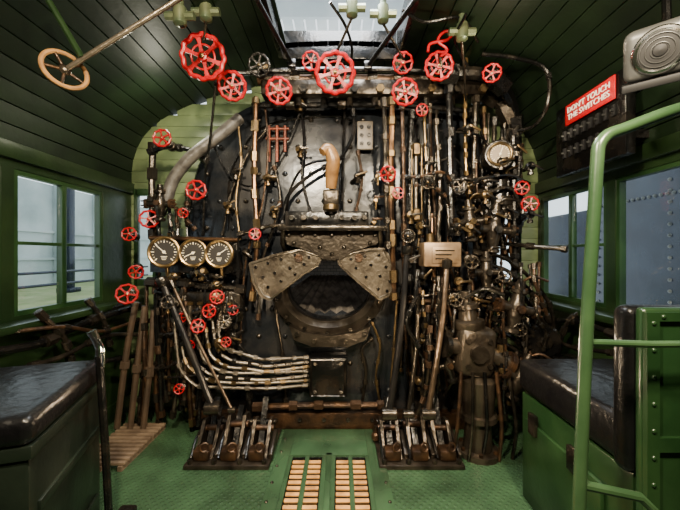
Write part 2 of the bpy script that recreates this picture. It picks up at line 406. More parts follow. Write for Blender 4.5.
leaf('worn oily steel fan shaped fire door leaf on the left',[(248,266),(274,257),(303,251),(324,258),(318,269),(304,278),(286,292),(269,304),(261,301),(252,286)],[(256,270),(268,266),(281,262),(295,258),(309,260),(263,280),(275,276),(290,271),(304,267),(268,290),(281,284),(295,277)])
leaf('worn oily steel fan shaped fire door leaf on the right',[(336,261),(352,254),(371,251),(386,251),(394,268),(397,284),(393,298),(380,304),(366,293),(350,279),(339,269)],[(351,262),(365,259),(379,258),(356,271),(371,268),(386,270),(366,280),(380,279),(390,284),(378,292),(387,294)])
# shelf above door
t=thing('bracket_shelf','heavy dark riveted iron bracket shelf above the fire door','shelf',P(331,232,2.1))
bm=BM(); bx(bm,P(281,0,2.1).x,P(384,0,2.1).x,1.98,BY,P(0,232,2.1).z,P(0,227,2.1).z,.006); part('shelf_plate',bm,IRON,t)
bm=BM(); bx(bm,P(286,0,2.15).x,P(368,0,2.15).x,2.1,BY,P(0,226,2.1).z,P(0,211,2.1).z,.01); part('valve_chest',bm,BLACK,t)
bm=BM(); prism(bm,[P(*p,2.04) for p in ((283,231),(382,231),(378,244),(352,251),(342,260),(322,260),(312,251),(287,245))],(0,.12,0)); bmesh.ops.bevel(bm,geom=bm.edges[:],offset=.006,segments=2,affect='EDGES'); ap=part('apron_plate',bm,CAST,t)
for x,y in ((289,235),(302,235),(315,235),(332,235),(349,235),(362,235),(375,235),(294,243),(370,243),(320,247),(344,247),(332,254)): stud('rivet',ap,P(x,y,2.038),(0,-1,0),.015,IRON)
for x in (283,380):
    bm=BM(); tube(bm,smooth([P(x,230,2.0),P(x,246,2.06),P(x+(8 if x<300 else -6),258,2.18)]),.014); part('support_arm',bm,IRON,t)
for x in (292,304,316,342,354,364):
    bm=BM(); cyl(bm,P(x,218,2.1),P(x,218,2.1)+Vector((0,-.03,0)),.017,None,6); part('bolt',bm,IRON,t)
# ---------------------------------------------------------------- pipes
NUT={}
def nut(m):
    if m.name not in NUT:
        bm=BM(); lathe(bm,[(1.2,-1.5),(1.6,-1.4),(1.6,1.4),(1.2,1.5)],Matrix(),6); NUT[m.name]=mesh(bm,m,'union_nut')
    return NUT[m.name]
def pipe(label,pts,Y,r,m,nuts=2,name='steam_pipe',cat='pipe',group=None,nm=None,seg=8):
    W=smooth([V3(p,Y) if not isinstance(p,Vector) else p for p in pts]); t=thing(name,label,cat,W[0],group)
    bm=BM(); tube(bm,W,r,seg); part('tube',bm,m,t)
    L=[0]
    for a,b in zip(W,W[1:]): L.append(L[-1]+(b-a).length)
    for k in range(nuts):
        s=L[-1]*((k+.5)/nuts if nuts<3 else .02+.96*k/(nuts-1)+(rnd.uniform(-.04,.04) if 0<k<nuts-1 else 0))
        i=max(j for j in range(len(L)-1) if L[j]<=s+1e-9)
        f=(s-L[i])/max(L[i+1]-L[i],1e-6); p=W[i].lerp(W[i+1],f); d=(W[i+1]-W[i]).normalized()
        inst('union_nut',nut(nm or m),t,p-W[0],Vector((0,0,1)).rotation_difference(d),(r,r,r*rnd.uniform(.7,1.5)))
    return t
# left side
pipe('thick wrapped grey hose curving diagonally across the upper left of the backhead',[(166,202,2.1),(173,180,2.1),(190,158,2.1),(216,138,2.12),(240,118,2.18)],2.12,.038,HOSE,0,'wrapped_hose','hose',seg=14)
pipe('upright dark pipe carrying red valves at the left edge of the backhead',[(153,146),(152,190),(153,236)],2.2,.022,IRON,4)
pipe('short bent pipe from the hose to the left front wall',[(150,152),(166,147),(190,150),(206,160)],2.18,.017,BLACK,3)
pipe('long thin black rod hanging from the ceiling beside the largest red wheel',[(216,80,1.85),(210,140,2.05),(205,178,2.12),(203,236,2.2)],2.13,.008,BLACK,3)
for i,(a,b,c,l) in enumerate((((136,302),(127,350),(117,428),'leftmost of three brown hoses drooping to the floor'),((145,306),(138,360),(130,430),'middle of three brown hoses drooping to the floor'),((154,310),(150,365),(143,432),'rightmost of three brown hoses drooping to the floor'))):
    pipe(l,[a,b,c],2.12,.019,BROWN,1,'rubber_hose','hose','brown hoses at lower left',nm=BROWN)
ords=['lowest','second lowest','third lowest','middle','third highest','second highest','topmost']
for i in range(7):
    x=174+i*7.6; yb=390-i*4.6; j1=rnd.uniform(-2.5,2.5); j2=rnd.uniform(-2,2)
    pipe(ords[i]+' of the seven grimy lubricator pipes bending towards the fire door',[(x,316,2.1),(x+1+j1,yb-40+i*2,2.07),(x+7,yb-20+i,2.05),(x+22,yb-7+j1,2.04),(x+42,yb-3,2.05),(266,yb-2+j2,2.07),(308,yb-5,2.17)],2.1,.0102,BEIGE,10,'lubricator_pipe','pipe','bent lubricator pipes',nm=[BEIGE,DBRASS,IRON][i%3])
pipe('bronze water column pipe with many nuts left of centre',[(256,97,2.1),(254,180),(257,240),(252,300)],2.12,.016,COPPER,9,'water_column','pipe',nm=DBRASS)
pipe('thin rusty chain rod beside the bronze water column',[(265,104),(268,150),(262,205),(246,260),(240,345)],2.16,.007,RUST,7)
pipe('black pipe arching over the brown gooseneck above the shelf',[(282,226),(288,196),(312,174),(340,158),(354,132),(353,110)],2.16,.012,BLACK,3)
pipe('straight black conduit down the upper centre of the backhead',[(345,104),(343,150),(342,214)],2.2,.008,BLACK,3)
pipe('short black vertical drain pipe left of the square plate',[(250,362),(249,395),(250,424)],2.1,.016,BLACK,3)
pipe('thin brass rod dropping from the wrapped hose end to the gauges',[(238,122),(241,160),(236,200),(240,240)],2.17,.007,DBRASS,5)
pipe('thin black cable sagging across the upper left of the plate',[(212,142),(230,176),(252,186),(278,160),(300,112)],2.19,.006,BLACK,0,'electric_cable','cable')
pipe('slim dark rod slanting from gauges up to the copper red bracket',[(222,236),(232,190),(250,150),(268,128)],2.2,.008,IRON,4)
pipe('slim dark pipe curving left of the centre shelf',[(274,165),(280,200),(272,232),(262,262),(258,320)],2.18,.010,IRON,5,nm=RUST)
pipe('thin black conduit left of the brown gooseneck',[(300,100),(304,140),(302,178),(310,212)],2.2,.008,BLACK,3)
pipe('thin rusty pipe right of the brown gooseneck',[(358,152),(362,180),(356,212)],2.17,.009,RUST,4)
pipe('vertical dark pipe down beside the square black plate',[(280,262),(276,310),(282,350),(286,404)],2.2,.010,IRON,4)
pipe('dark pipe rising right of the square black plate',[(362,404),(366,370),(362,350),(372,338)],2.18,.011,IRON,4)
pipe('thin brass pipe bending down right of the fire door sill',[(372,322),(380,345),(376,375),(380,404)],2.16,.008,DBRASS,5)
# left wall machinery below the windows
for pts,r,m,l in (([(-1.50,1.35,.74),(-1.46,1.6,.72),(-1.47,1.9,.76),(-1.38,2.25,.80)],.020,BLACK,'thick black pipe under the left window sill'),
 ([(-1.50,1.3,.64),(-1.45,1.7,.62),(-1.42,2.0,.66),(-1.3,2.2,.62)],.013,IRON,'thin iron pipe below the thick black one under the left window'),
 ([(-1.52,1.4,.54),(-1.48,1.75,.55),(-1.47,2.0,.50),(-1.36,2.3,.46)],.016,BLACK,'black pipe low on the left wall'),
 ([(-1.50,1.5,.80),(-1.43,1.7,.78),(-1.40,1.95,.70),(-1.34,2.2,.72)],.010,RUST,'thin rusty rod slanting under the left window sill'),
 ([(-1.47,1.62,.86),(-1.44,1.72,.72),(-1.47,1.8,.58)],.014,IRON,'short bent lever hanging off the left window sill'),
 ([(-1.46,1.92,.88),(-1.42,1.98,.76),(-1.44,2.06,.60)],.013,BLACK,'second bent lever hanging off the left window sill')):
    pipe(l,[Vector(p) for p in pts],2,r,m,4,nm=IRON)
for pts,r,m,l in (([(1.42,1.7,.74),(1.40,1.95,.76),(1.38,2.2,.72),(1.2,2.35,.76)],.016,BLACK,'black pipe under the right window sill'),
 ([(1.42,1.72,.64),(1.38,2.0,.60),(1.30,2.2,.64),(1.12,2.3,.60)],.012,IRON,'thin iron pipe low on the right wall'),
 ([(1.44,1.9,.86),(1.38,2.0,.74),(1.36,2.06,.56)],.013,IRON,'bent linkage hanging off the right window sill')):
    pipe(l,[Vector(p) for p in pts],2,r,m,4,nm=IRON)
# right side vertical bank
for x0,y0,x1,y1,x2,y2,r,m,n,l in (
 (384,100,386,180,388,248,.014,IRON,6,'dark vertical pipe nearest the square outlet plate'),
 (392,98,391,190,394,300,.018,COPPER,9,'thick copper column right of the outlet plate'),
 (402,104,404,190,404,300,.012,RUST,6,'thin rusty pipe beside the thick copper column'),
 (412,112,410,180,414,262,.015,BLACK,5,'dark pipe third right of the copper column'),
 (424,112,426,170,418,250,.010,DBRASS,6,'slim brass pipe slanting above the tan box'),
 (436,120,440,190,438,242,.014,IRON,5,'iron pipe dropping straight into the tan box'),
 (449,86,450,150,452,236,.020,BLACK,4,'black pipe right of the tan box'),
 (466,58,465,130,468,215,.009,BRASS,12,'slim brass chain rod hanging from the ceiling at right'),
 (476,96,474,180,480,290,.017,IRON,6,'dark vertical pipe left of the right gauge'),
 (488,180,486,240,494,300,.019,BLACK,5,'black pipe under the right gauge'),
 (513,130,514,200,516,300,.016,BLACK,5,'black upright pipe between right gauge and right wall')):
    pipe(l,[(x0,y0),(x1,y1),(x2,y2)],2.06+rnd.uniform(-.05,.04),r,m,n,nm=m if m!=COPPER else DBRASS)
def lever(label,pts,r,m,name='reach_lever'):
    W=smooth([P(*p) for p in pts],8); t=thing(name,label,'lever',W[-1])
    bm=BM(); tube(bm,W,r,10); part('lever_rod',bm,m,t)
    bm=BM(); d=(W[0]-W[1]).normalized(); lathe(bm,[(r*1.5,-.03),(r*1.9,-.01),(r*1.9,.02),(r,.03)],Matrix.Translation(W[0])@align(d),10); part('top_joint',bm,IRON,t)
    bm=BM(); e=W[-1]; cyl(bm,e+Vector((-r*2.2,0,0)),e+Vector((r*2.2,0,0)),r*2); part('pivot_eye',bm,IRON,t)
lever('long slanting black bar from the left gauges down to the left floor stand',[(162,282,1.92),(186,340,1.89),(213,408,1.86)],.019,SATIN)
lever('thin worn rod slanting beside the long black bar at left',[(172,284,1.96),(200,345,1.93),(232,410,1.88)],.009,LEV)
lever('long worn lever slanting from the tan box down to the floor pedals',[(447,264,1.90),(441,330,1.85),(428,414,1.82)],.016,LEV)
lever('tall black lever just right of the fire door reaching the floor stand',[(407,250,1.95),(402,320,1.90),(389,414,1.85)],.018,SATIN)
lever('slim dark lever between the tall black one and the long worn one',[(418,300,1.95),(416,350,1.92),(408,414,1.86)],.012,IRON)
pipe('thin rod running down beside the tall black lever',[(397,300),(394,345),(390,400)],2.1,.009,DBRASS,3)
pipe('thick black lagged pipe crossing the upper right corner',[(446,74,2.0),(478,74,2.0),(500,84,2.05),(512,106,2.18),(514,128,2.24)],2.1,.038,BLACK,3)
pipe('second black lagged pipe below the first in the upper right corner',[(488,96,2.2),(500,104,2.2),(508,118,2.22),(512,140,2.25)],2.1,.035,IRON,3)
pipe('black looped cable hanging at upper right',[(482,54,1.9),(515,58,1.9),(546,70,1.9),(547,105,1.9),(534,126,2.0),(512,132,2.1)],2,.011,BLACK,1,'electric_cable','cable')
pipe('black vertical stanchion beside the right windows',[(516,128,2.2),(518,190,2.2),(519,262,2.25)],2.2,.014,BLACK,2)
pipe('long throttle bar reaching towards the right windows',[(498,243,2.1),(540,247,1.9),(566,249,1.8)],2,.013,IRON,3,'throttle_lever','lever')
nth=['topmost','second','third','fourth','fifth','sixth','seventh','eighth','ninth','lowest']
for i in range(10):
    pipe(nth[i]+' of ten dark pipes sweeping down to the right wall',[(474+i*3,252+i*11,2.02),(504+i*2,258+i*12,2.0),(530,278+i*13,2.02),(550-i*2,306+i*11,2.06),(555-i*4,340+i*8,2.1)],2.1,.012,[IRON,BLACK,BLACK,IRON,RUST][i%5],5,group='sweeping pipes at right',nm=IRON)
# horizontal manifolds
t=thing('turret_beam','heavy dark level manifold beam across the top below the red wheels','manifold',P(370,86,2.1))
bm=BM(); bx(bm,P(262,0,2.1).x,P(484,0,2.1).x,2.06,2.2,P(0,97,2.1).z,P(0,82,2.1).z,.012); part('beam_casting',bm,CAST,t)
bm=BM(); cyl(bm,P(258,80,2.1),P(488,80,2.1),.032,None,14); part('top_tube',bm,RUST,t)
for k in range(9):
    x=270+k*25.5
    bm=BM(); q=P(x,80,2.1); cyl(bm,q+Vector((-.03,0,0)),q+Vector((.03,0,0)),.045,None,8); part('collar',bm,IRON,t)
    bm=BM(); q=P(x+8,90,2.06); cyl(bm,q,q+Vector((0,-.03,0)),.026,None,6); part('outlet_plug',bm,IRON if k%2 else DBRASS,t)
    bm=BM(); q=P(x+3,97,2.12); cyl(bm,q,q+Vector((0,0,-.06)),.022,None,8); part('lower_outlet',bm,IRON,t)
pipe('thinner black pipe running just above the manifold beam',[(225,74,2.0),(300,70,2.05),(400,70,2.05),(500,74,2.0)],2.1,.016,BLACK,6)
pipe('black pipe running just under the manifold beam',[(252,106),(330,105),(400,105),(476,112)],2.14,.018,BLACK,6,nm=IRON)
pipe('horizontal pipe just under the copper red bracket',[(240,234),(270,226),(284,226)],2.14,.012,IRON,3)
pipe('horizontal pipe along the bottom of the backhead',[(256,407),(320,405),(384,405)],2.14,.02,RUST,5)
pipe('dark horizontal pipe feeding the valves under the gauges',[(150,282),(190,284),(242,290)],2.1,.02,IRON,6)
pipe('black handrail pipe along the left wall sill',[(38,330,1.75),(70,322,1.95),(118,308,2.2)],2,.02,BLACK,4)
for i,(pts,l) in enumerate((([(330,2,1.7),(345,25,1.8),(352,50,1.95),(348,76,2.1)],'black cable dangling through the middle of the roof hatch'),([(402,10,1.7),(425,22,1.75),(460,18,1.75),(478,42,1.9)],'black cable sagging under the ceiling right of the hatch'),([(466,14,1.65),(455,40,1.8),(470,70,2.0)],'black cable dropping past the red hook handle'))):
    pipe(l,pts,2,.008,BLACK,0,'electric_cable','cable')
# background tangles
def tangle(n,lab,grp,xr,yr,lr,Yr,dxr,mats,rr=(.006,.012),ymax=412,ej=(-14,16)):
    for i in range(n):
        x=rnd.uniform(*xr); y=rnd.uniform(*yr); l=rnd.uniform(*lr); Y=rnd.uniform(*Yr); dx=rnd.uniform(-dxr,dxr)
        l=min(l,ymax-y)
        pts=[(x,y,Y),(x+dx*.2,y+l*.35,Y-.02),(x+dx,y+l*.7,Y),(x+dx+rnd.uniform(*ej),y+l,Y+.02)]
        pipe(lab,pts,Y,rnd.uniform(*rr),rnd.choice(mats),rnd.randint(3,6),group=grp,nm=rnd.choice([IRON,IRON,IRON,BLACK,DBRASS,RUST]))
MX=[IRON,BLACK,BLACK,RUST,IRON,BLACK]
tangle(44,'thin dark pipe in the bank right of the fire door','upright pipes at right',(408,516),(108,290),(70,160),(2.05,2.2),8,MX+[COPPER],(.006,.012),412,(-6,8))
tangle(14,'dark pipe crowding the upper right corner beside the gauge','upper right corner pipes',(470,526),(100,190),(60,120),(2.1,2.3),8,[IRON,BLACK,BLACK,RUST],(.009,.018),412,(-6,8))
tangle(34,'short greasy pipe in the thick bank low at the right','low upright pipes at right',(412,545),(260,360),(50,120),(1.85,2.1),12,MX,(.006,.012),418,(-10,12))
tangle(10,'thin dark pipe in the tangle around the left gauges','tangled pipes at left',(158,190),(185,240),(30,60),(2.12,2.2),10,MX)
tangle(16,'thin dark pipe in the tangle below the left gauges','tangled pipes under left gauges',(152,240),(275,330),(30,70),(2.06,2.18),12,MX)
tangle(26,'dark upright pipe running down to the floor at lower left','upright pipes at lower left',(142,206),(268,330),(80,150),(2.08,2.2),6,[IRON,BLACK,BROWN,RUST,BLACK],(.008,.015),424,(-6,6))
tangle(6,'slim dark pipe beside the right fire door leaf','slim pipes right of fire door',(402,418),(240,300),(90,140),(2.06,2.2),6,[BLACK,IRON,RUST],(.007,.012),412,(-5,6))
def htangle(n,lab,grp,xr,yr,wr,Yr):
    for i in range(n):
        x=rnd.uniform(*xr); y=rnd.uniform(*yr); w=rnd.uniform(*wr); Y=rnd.uniform(*Yr); dy=rnd.uniform(-8,10)
        pts=[(x,y,Y+.02),(x+w*.3,y+dy*.2,Y),(x+w*.75,y+dy,Y),(x+w,y+dy+rnd.uniform(4,22),Y+.03)]
        pipe(lab,pts,Y,rnd.uniform(.006,.011),rnd.choice(MX),rnd.randint(3,6),group=grp,nm=rnd.choice([IRON,BLACK,DBRASS,RUST]))
htangle(16,'dark pipe running sideways across the right pipework','sideways pipes at right',(404,480),(120,380),(30,75),(1.94,2.12))
htangle(7,'dark pipe running sideways below the left gauges','sideways pipes at left',(150,180),(275,400),(30,55),(2.06,2.16))
# small cocks
def unit(prof,m,seg,name,cache={}):
    if (name,m.name) not in cache:
        bm=BM(); lathe(bm,prof,Matrix(),seg); cache[(name,m.name)]=mesh(bm,m,name)
    return cache[(name,m.name)]
def cock(label,px,py,Y,grp,m):
    p=P(px,py,Y); t=thing('pipe_cock',label,'cock',p,grp); a=rnd.uniform(-.8,.8)
    q=Vector((0,0,1)).rotation_difference(Vector((rnd.uniform(-.5,.5),-1,rnd.uniform(-.3,.3))).normalized())
    inst('cock_body',unit([(.013,-.10),(.013,-.02),(.025,-.015),(.028,.01),(.017,.02),(.013,.045)],m,10,'cock_body'),t,q=q)
    inst('outlet',unit([(.017,-.05),(.017,-.035),(.011,-.03),(.011,0)],m,8,'outlet'),t,(0,-.005,0))
    bm=BM(); box(bm,(math.cos(a)*.025,-.04,math.sin(a)*.025),(.075,.01,.013),Matrix.Rotation(-a,3,'Y'),.003); part('handle',bm,rnd.choice([IRON,DBRASS,BLACK]),t,None,True)
for i in range(36): cock('small dark cock with lever handle among the right pipes',rnd.uniform(404,535),rnd.uniform(115,390),rnd.uniform(1.90,2.06),'small cocks at right',rnd.choice([IRON,IRON,DBRASS,BLACK]))
for i in range(14): cock('small dark cock with lever handle among the left pipes',rnd.uniform(150,236),rnd.uniform(270,345),rnd.uniform(2.0,2.06),'small cocks at left',rnd.choice([IRON,DBRASS,BLACK]))
for x,y in ((236,172),(228,206),(268,178),(274,210),(300,150),(358,176),(300,104),(246,252)): cock('small dark cock fixed on the plate left or right of the gooseneck',x,y,2.16,'small cocks on the plate',rnd.choice([IRON,DBRASS]))
# ---------------------------------------------------------------- handwheel valves
VM={}
def vmesh(m,lob):
    k=(m.name,lob)
    if k not in VM:
        bm=BM(); ring(bm,(0,0,0),(0,0,1),.91,.115,72,8,None,.035,lob); rim=mesh(bm,m,'rim')
        bm=BM(); prism(bm,[(.15,-.10,-.05),(.5,-.06,-.05),(.88,-.13,-.05),(.88,.13,-.05),(.5,.06,-.05),(.15,.10,-.05)],(0,0,.10)); sp=mesh(bm,m,'spoke')
        bm=BM(); lathe(bm,[(.22,-.12),(.25,0),(.20,.14),(.12,.16)],Matrix(),12); hub=mesh(bm,m,'hub')
        bm=BM(); lathe(bm,[(.11,.13),(.11,.24),(.05,.27)],Matrix(),6); n=mesh(bm,BRASS,'stem_nut')
        bm=BM(); ring(bm,(0,0,0),(0,0,1),.52,.05,36,8); web=mesh(bm,m,'web_ring')
        VM[k]=(rim,sp,hub,n,web)
    return VM[k]
def valve(label,px,py,Y,rp,stem=.16,face=None,m=None,sp=5,bm_=None,group=None):
    m=m or RED; R=rp/F*Y; t=thing('valve_handwheel',label,'valve',P(px,py,Y),group)
    big=rp>=12; vd=P(px,py,Y)-Vector((0,0,CZ)); vd.normalize(); j=.12 if big else .25
    f=(-vd*.55+Vector((rnd.uniform(-j,j),-.45,rnd.uniform(-j,j)))).normalized()
    t.rotation_mode='QUATERNION'; t.rotation_quaternion=Vector((0,0,1)).rotation_difference(f)
    if big: sp=6
    rim,spk,hub,n,web=vmesh(m,2*sp); a0=rnd.uniform(0,1)
    inst('rim',rim,t,s=(R,R,R))
    if big: inst('web_ring',web,t,s=(R,R,R))
    for k in range(sp):
        inst('spoke',spk,t,(0,0,0),Quaternion((0,0,1),a0+2*PI*k/sp),(R,R,R))
    h=inst('hub',hub,t,s=(R,R,R)); inst('stem_nut',n,h)
    w=min(.010+.05*R,.016); b=bm_ or rnd.choice([IRON,DBRASS,BLACK])
    inst('stem',unit([(1,-1),(1,0)],IRON,8,'stem'),t,s=(w*.6,w*.6,stem))
    inst('bonnet',unit([(1.6,-1),(1.6,-.5),(1.1,-.4),(1.1,0)],b,6,'bonnet'),t,(0,0,-stem*.45),s=(w,w,stem*.3))
    inst('valve_body',unit([(1.2,-1),(2.2,-.9),(2.6,-.5),(2.2,-.1),(1.2,0)],b,12,'valve_body'),t,(0,0,-stem*.75),s=(w,w,w*4))
    return t
VL=[(203,57,1.75,22,.3,'largest red spoked handwheel hanging at upper left under the ceiling'),
(232,86,1.88,14,.24,'red handwheel just below and right of the largest one'),
(279,91,1.92,13,.2,'red handwheel at the left end of the manifold beam'),
(335,73,1.85,20,.25,'big red handwheel in the middle under the roof hatch'),
(311,61,1.95,9,.15,'small red handwheel touching the left of the big middle wheel'),
(403,63,1.95,10,.15,'small red handwheel right of the hatch, above its larger twin'),
(439,66,1.88,14,.22,'red handwheel below the red hook handle'),
(405,92,1.92,13,.2,'red handwheel on the right half of the manifold beam'),
(492,73,1.9,9,.2,'small red handwheel in front of the thick black lagged pipe'),
(422,110,2.0,6,.12,'tiny red handwheel below right half of the manifold beam'),
(162,138,2.0,9,.15,'red handwheel at the top of the left upright pipe'),
(149,219,2.05,9,.12,'red handwheel on the left upright pipe beside the front window'),
(129,234,2.1,7,.12,'small red handwheel against the left front post'),
(127,294,1.98,10,.12,'red handwheel above the brown hoses by the left wall'),
(136,272,2.05,7,.12,'small red handwheel left of the leftmost gauge'),
(255,234,2.02,6,.1,'small red handwheel beside the water column at shelf height'),
(217,297,1.95,7,.1,'upper small red wheel of the stepped trio below the gauges'),
(209,311,1.94,7,.1,'middle small red wheel of the stepped trio below the gauges'),
(198,326,1.93,7,.1,'lower small red wheel of the stepped trio below the gauges'),
(181,318,1.97,5,.1,'tiny red wheel left of the stepped trio below the gauges'),
(233,310,1.98,5,.1,'tiny red wheel right of the stepped trio below the gauges'),
(190,345,1.97,5,.1,'tiny red wheel just below the lower wheel of the stepped trio'),
(226,342,1.98,5,.1,'tiny red wheel at the top of the bend of the grimy pipes'),
(388,174,1.95,8,.12,'red handwheel on the thick copper column'),
(522,188,1.98,7,.12,'upper red handwheel between right gauge and right window'),
(530,204,1.95,8,.12,'lower red handwheel beside the right window post'),
(196,190,2.0,10,.14,'red handwheel above the gauge cluster'),
(183,213,2.04,5,.1,'tiny red handwheel just above the middle gauge'),
(179,389,1.96,5,.1,'tiny red handwheel low beside the bent grimy pipes')]
for a in VL: valve(a[5],a[0],a[1],a[2],a[3],a[4])
valve('faded pink handwheel beneath the red wheel on the copper column',398,193,1.96,6,.1,None,PINK)
valve('black iron handwheel between the two upper left red wheels',259,65,1.92,11,.18,None,BLACK,6)
for x,y,l in ((224,322,'dark iron handwheel right of the stepped red trio'),(428,182,'dark iron handwheel above the tan box'),(408,236,'dark iron handwheel beside the right fire door leaf'),(472,262,'dark iron handwheel right of the tan box'),(505,276,'dark iron handwheel on the sweeping pipes at right'),(520,330,'dark iron handwheel low near the right wall'),(460,186,'dark iron handwheel left of the right gauge'),(168,302,'dark iron handwheel below the leftmost gauge'),(507,362,'dark iron handwheel beside the pump column on the floor'),(456,300,'dark iron handwheel right of the long worn lever')):
    valve(l,x,y,1.88,7,.12,None,IRON,5)
# hook handle
t=thing('hook_handle','bent red hook shaped handle above a red wheel at upper right','handle',P(440,52,1.85))
bm=BM(); tube(bm,smooth([P(*p,1.85) for p in ((428,52),(430,44),(447,40),(452,33),(444,32),(438,41),(447,50),(440,57))],6),.008); part('hook_bar',bm,RED,t)
bm=BM(); cyl(bm,P(440,57,1.85),P(441,68,1.88),.01); part('stem',bm,IRON,t)
# ceiling valves with hanging rods
def cvalve(label,px,py,Y,px2,py2,Y2):
    p=P(px,py,Y); t=thing('ceiling_valve',label,'valve',p)
    bm=BM(); lathe(bm,[(.014,-.06),(.03,-.05),(.034,0),(.03,.03),(.018,.04),(.018,.08)],Matrix.Translation(p),12); part('valve_body',bm,VGREEN,t)
    bm=BM(); cyl(bm,p+Vector((-.07,0,-.01)),p+Vector((.07,0,-.01)),.02,None,8); part('side_outlet',bm,VGREEN,t)
    bm=BM(); cyl(bm,p+Vector((0,0,.08)),Vector((p.x,p.y,2.44)),.012); part('hanger',bm,VGREEN,t)
    bm=BM(); cyl(bm,p+Vector((0,0,-.06)),P(px2,py2,Y2),.007); part('extension_rod',bm,IRON,t)
for a in ((206,10,1.68,204,40,1.74,'green metal valve hanging above the largest red wheel'),(383,12,1.75,404,60,1.94,'green metal valve beside the right edge of the roof hatch'),(462,30,1.75,466,100,2.05,'green metal valve hanging between hatch and right gauge'),(180,14,1.6,184,26,1.6,'green metal valve nearest the slanting brake rod'),(352,6,1.72,335,56,1.85,'green metal valve hanging across the hatch opening')):
    cvalve(a[6],*a[:6])
# hatch stays
for l,a,b in (('black hatch stay rod on the left of the opening',(256,-2,1.55),(292,64,2.02)),('black hatch stay rod on the right of the opening',(417,-2,1.55),(368,66,2.02))):
    t=thing('hatch_stay',l,'rod',P(*a)); bm=BM(); cyl(bm,P(*a),P(*b),.013); part('rod',bm,BLACK,t)
    bm=BM(); box(bm,P(*b),(.05,.04,.05),None,.008); part('end_bracket',bm,BLACK,t)
# brake wheel with rod
p=P(65,70,1.3); q=P(238,-38,1.35); d=(q-p).normalized()
t=thing('hand_brake','bronze rimmed brake wheel on a slanting rod at upper left','brake wheel',p)
ax=(d+Vector((.1,-.75,-.35))).normalized(); u=ax.orthogonal().normalized()
bm=BM(); ring(bm,p,ax,.072,.009,36,8); part('rim',bm,AMBER,t)
for k in range(5):
    e=Quaternion(ax,2*PI*k/5)@u; bm=BM(); cyl(bm,p,p+e*.072,.006); part('spoke',bm,RUST,t)
bm=BM(); dome(bm,p,ax,.022,12); part('hub',bm,IRON,t)
bm=BM(); cyl(bm,p,q,.010); part('rod',bm,STEEL,t)
bm=BM(); tube(bm,smooth([P(82,58,1.3),P(66,30,1.3),P(40,-14,1.28)],6),.012); part('hanger_arm',bm,GREEN,t)
# ---------------------------------------------------------------- gauges
def gauge(label,px,py,Y,rp,face,ang,dial=DIAL,mark=WHITE,bez=DBRASS,bw=.12,heavy=False):
    R=rp/F*Y; p=P(px,py,Y); t=thing('pressure_gauge',label,'gauge',p)
    t.rotation_mode='QUATERNION'; f=Vector(face).normalized()
    z=f; x=Vector((0,0,1)).cross(z).normalized(); y=z.cross(x)
    t.rotation_quaternion=Matrix((x,y,z)).transposed().to_quaternion()
    L=True
    bm=BM()
    if heavy: lathe(bm,[(R*.8,-.13),(R*1.35,-.11),(R*1.4,-.03),(R*1.2,-.004)],Matrix(),32)
    else: lathe(bm,[(R*.6,-.09),(R*.98,-.075),(R*.98,-.005)],Matrix(),32)
    part('case',bm,BLACK if heavy else IRON,t,None,L)
    bm=BM(); ring(bm,(0,0,0),(0,0,1),R*.95,R*bw,36,8); part('bezel',bm,bez,t,None,L)
    bm=BM(); cyl(bm,(0,0,-.006),(0,0,-.002),R*.9,None,32); dl=part('dial',bm,dial,t,None,L)
    bm=BM()
    for k in range(19):
        a=math.radians(225-k*15); bg=k%3==0
        box(bm,(math.cos(a)*R*.72,math.sin(a)*R*.72,0),(R*(.2 if bg else .1),R*(.05 if bg else .03),.003),Matrix.Rotation(a,3,'Z'))
    for k in range(3): box(bm,(0,-R*.3-R*.1*k,0),(R*(.4-.08*k),R*.04,.003))
    part('scale_marks',bm,mark,dl,None,L)
    bm=BM(); box(bm,(math.cos(ang)*R*.25,math.sin(ang)*R*.25,.003),(R*.85,R*.05,.003),Matrix.Rotation(ang,3,'Z')); cyl(bm,(0,0,0),(0,0,.006),R*.1); part('needle',bm,mark,dl,None,L)
    bm=BM(); cyl(bm,(0,-R*.8,-.05),(0,-R*1.7,-.07),.012); part('stem_pipe',bm,DBRASS,t,None,L)
gauge('leftmost and largest of three brass rimmed black gauges',164,252,1.95,15,(.15,-1,.03),2.4,DIAL,MARK,BRASS)
gauge('middle of three brass rimmed black gauges in a row',193,253,1.97,13.5,(.1,-1,.03),3.6,DIAL,MARK,BRASS)
gauge('rightmost of three brass rimmed black gauges in a row',219,254,1.97,13.5,(.08,-1,.03),.6,DIAL,MARK,BRASS)
gauge('dark brass toned gauge in heavy black case alone at upper right',500,154,1.94,11.5,(-.22,-1,0),1.2,CREAM,MARK,DBRASS,.13,True)
t=thing('gauge_bracket','dark iron bracket carrying the three gauges in a row','bracket',P(192,256,2.06))
bm=BM(); prism(bm,[P(*p,2.08) for p in ((150,236),(236,238),(240,270),(226,274),(150,272))],(0,.05,0)); part('bracket_plate',bm,BLACK,t)
bm=BM(); cyl(bm,P(150,238,2.05),P(238,240,2.05),.014); part('top_pipe',bm,COPPER,t)
t=thing('gauge_mount','black cylindrical mount below the lone dark brass toned gauge','bracket',P(500,180,2.08))
bm=BM(); cyl(bm,P(500,164,2.08),P(499,200,2.08),.045,.06,20); part('mount_body',bm,BLACK,t)
bm=BM(); cyl(bm,P(499,198,2.08),P(499,206,2.08),.075,None,20); part('flange',bm,IRON,t)
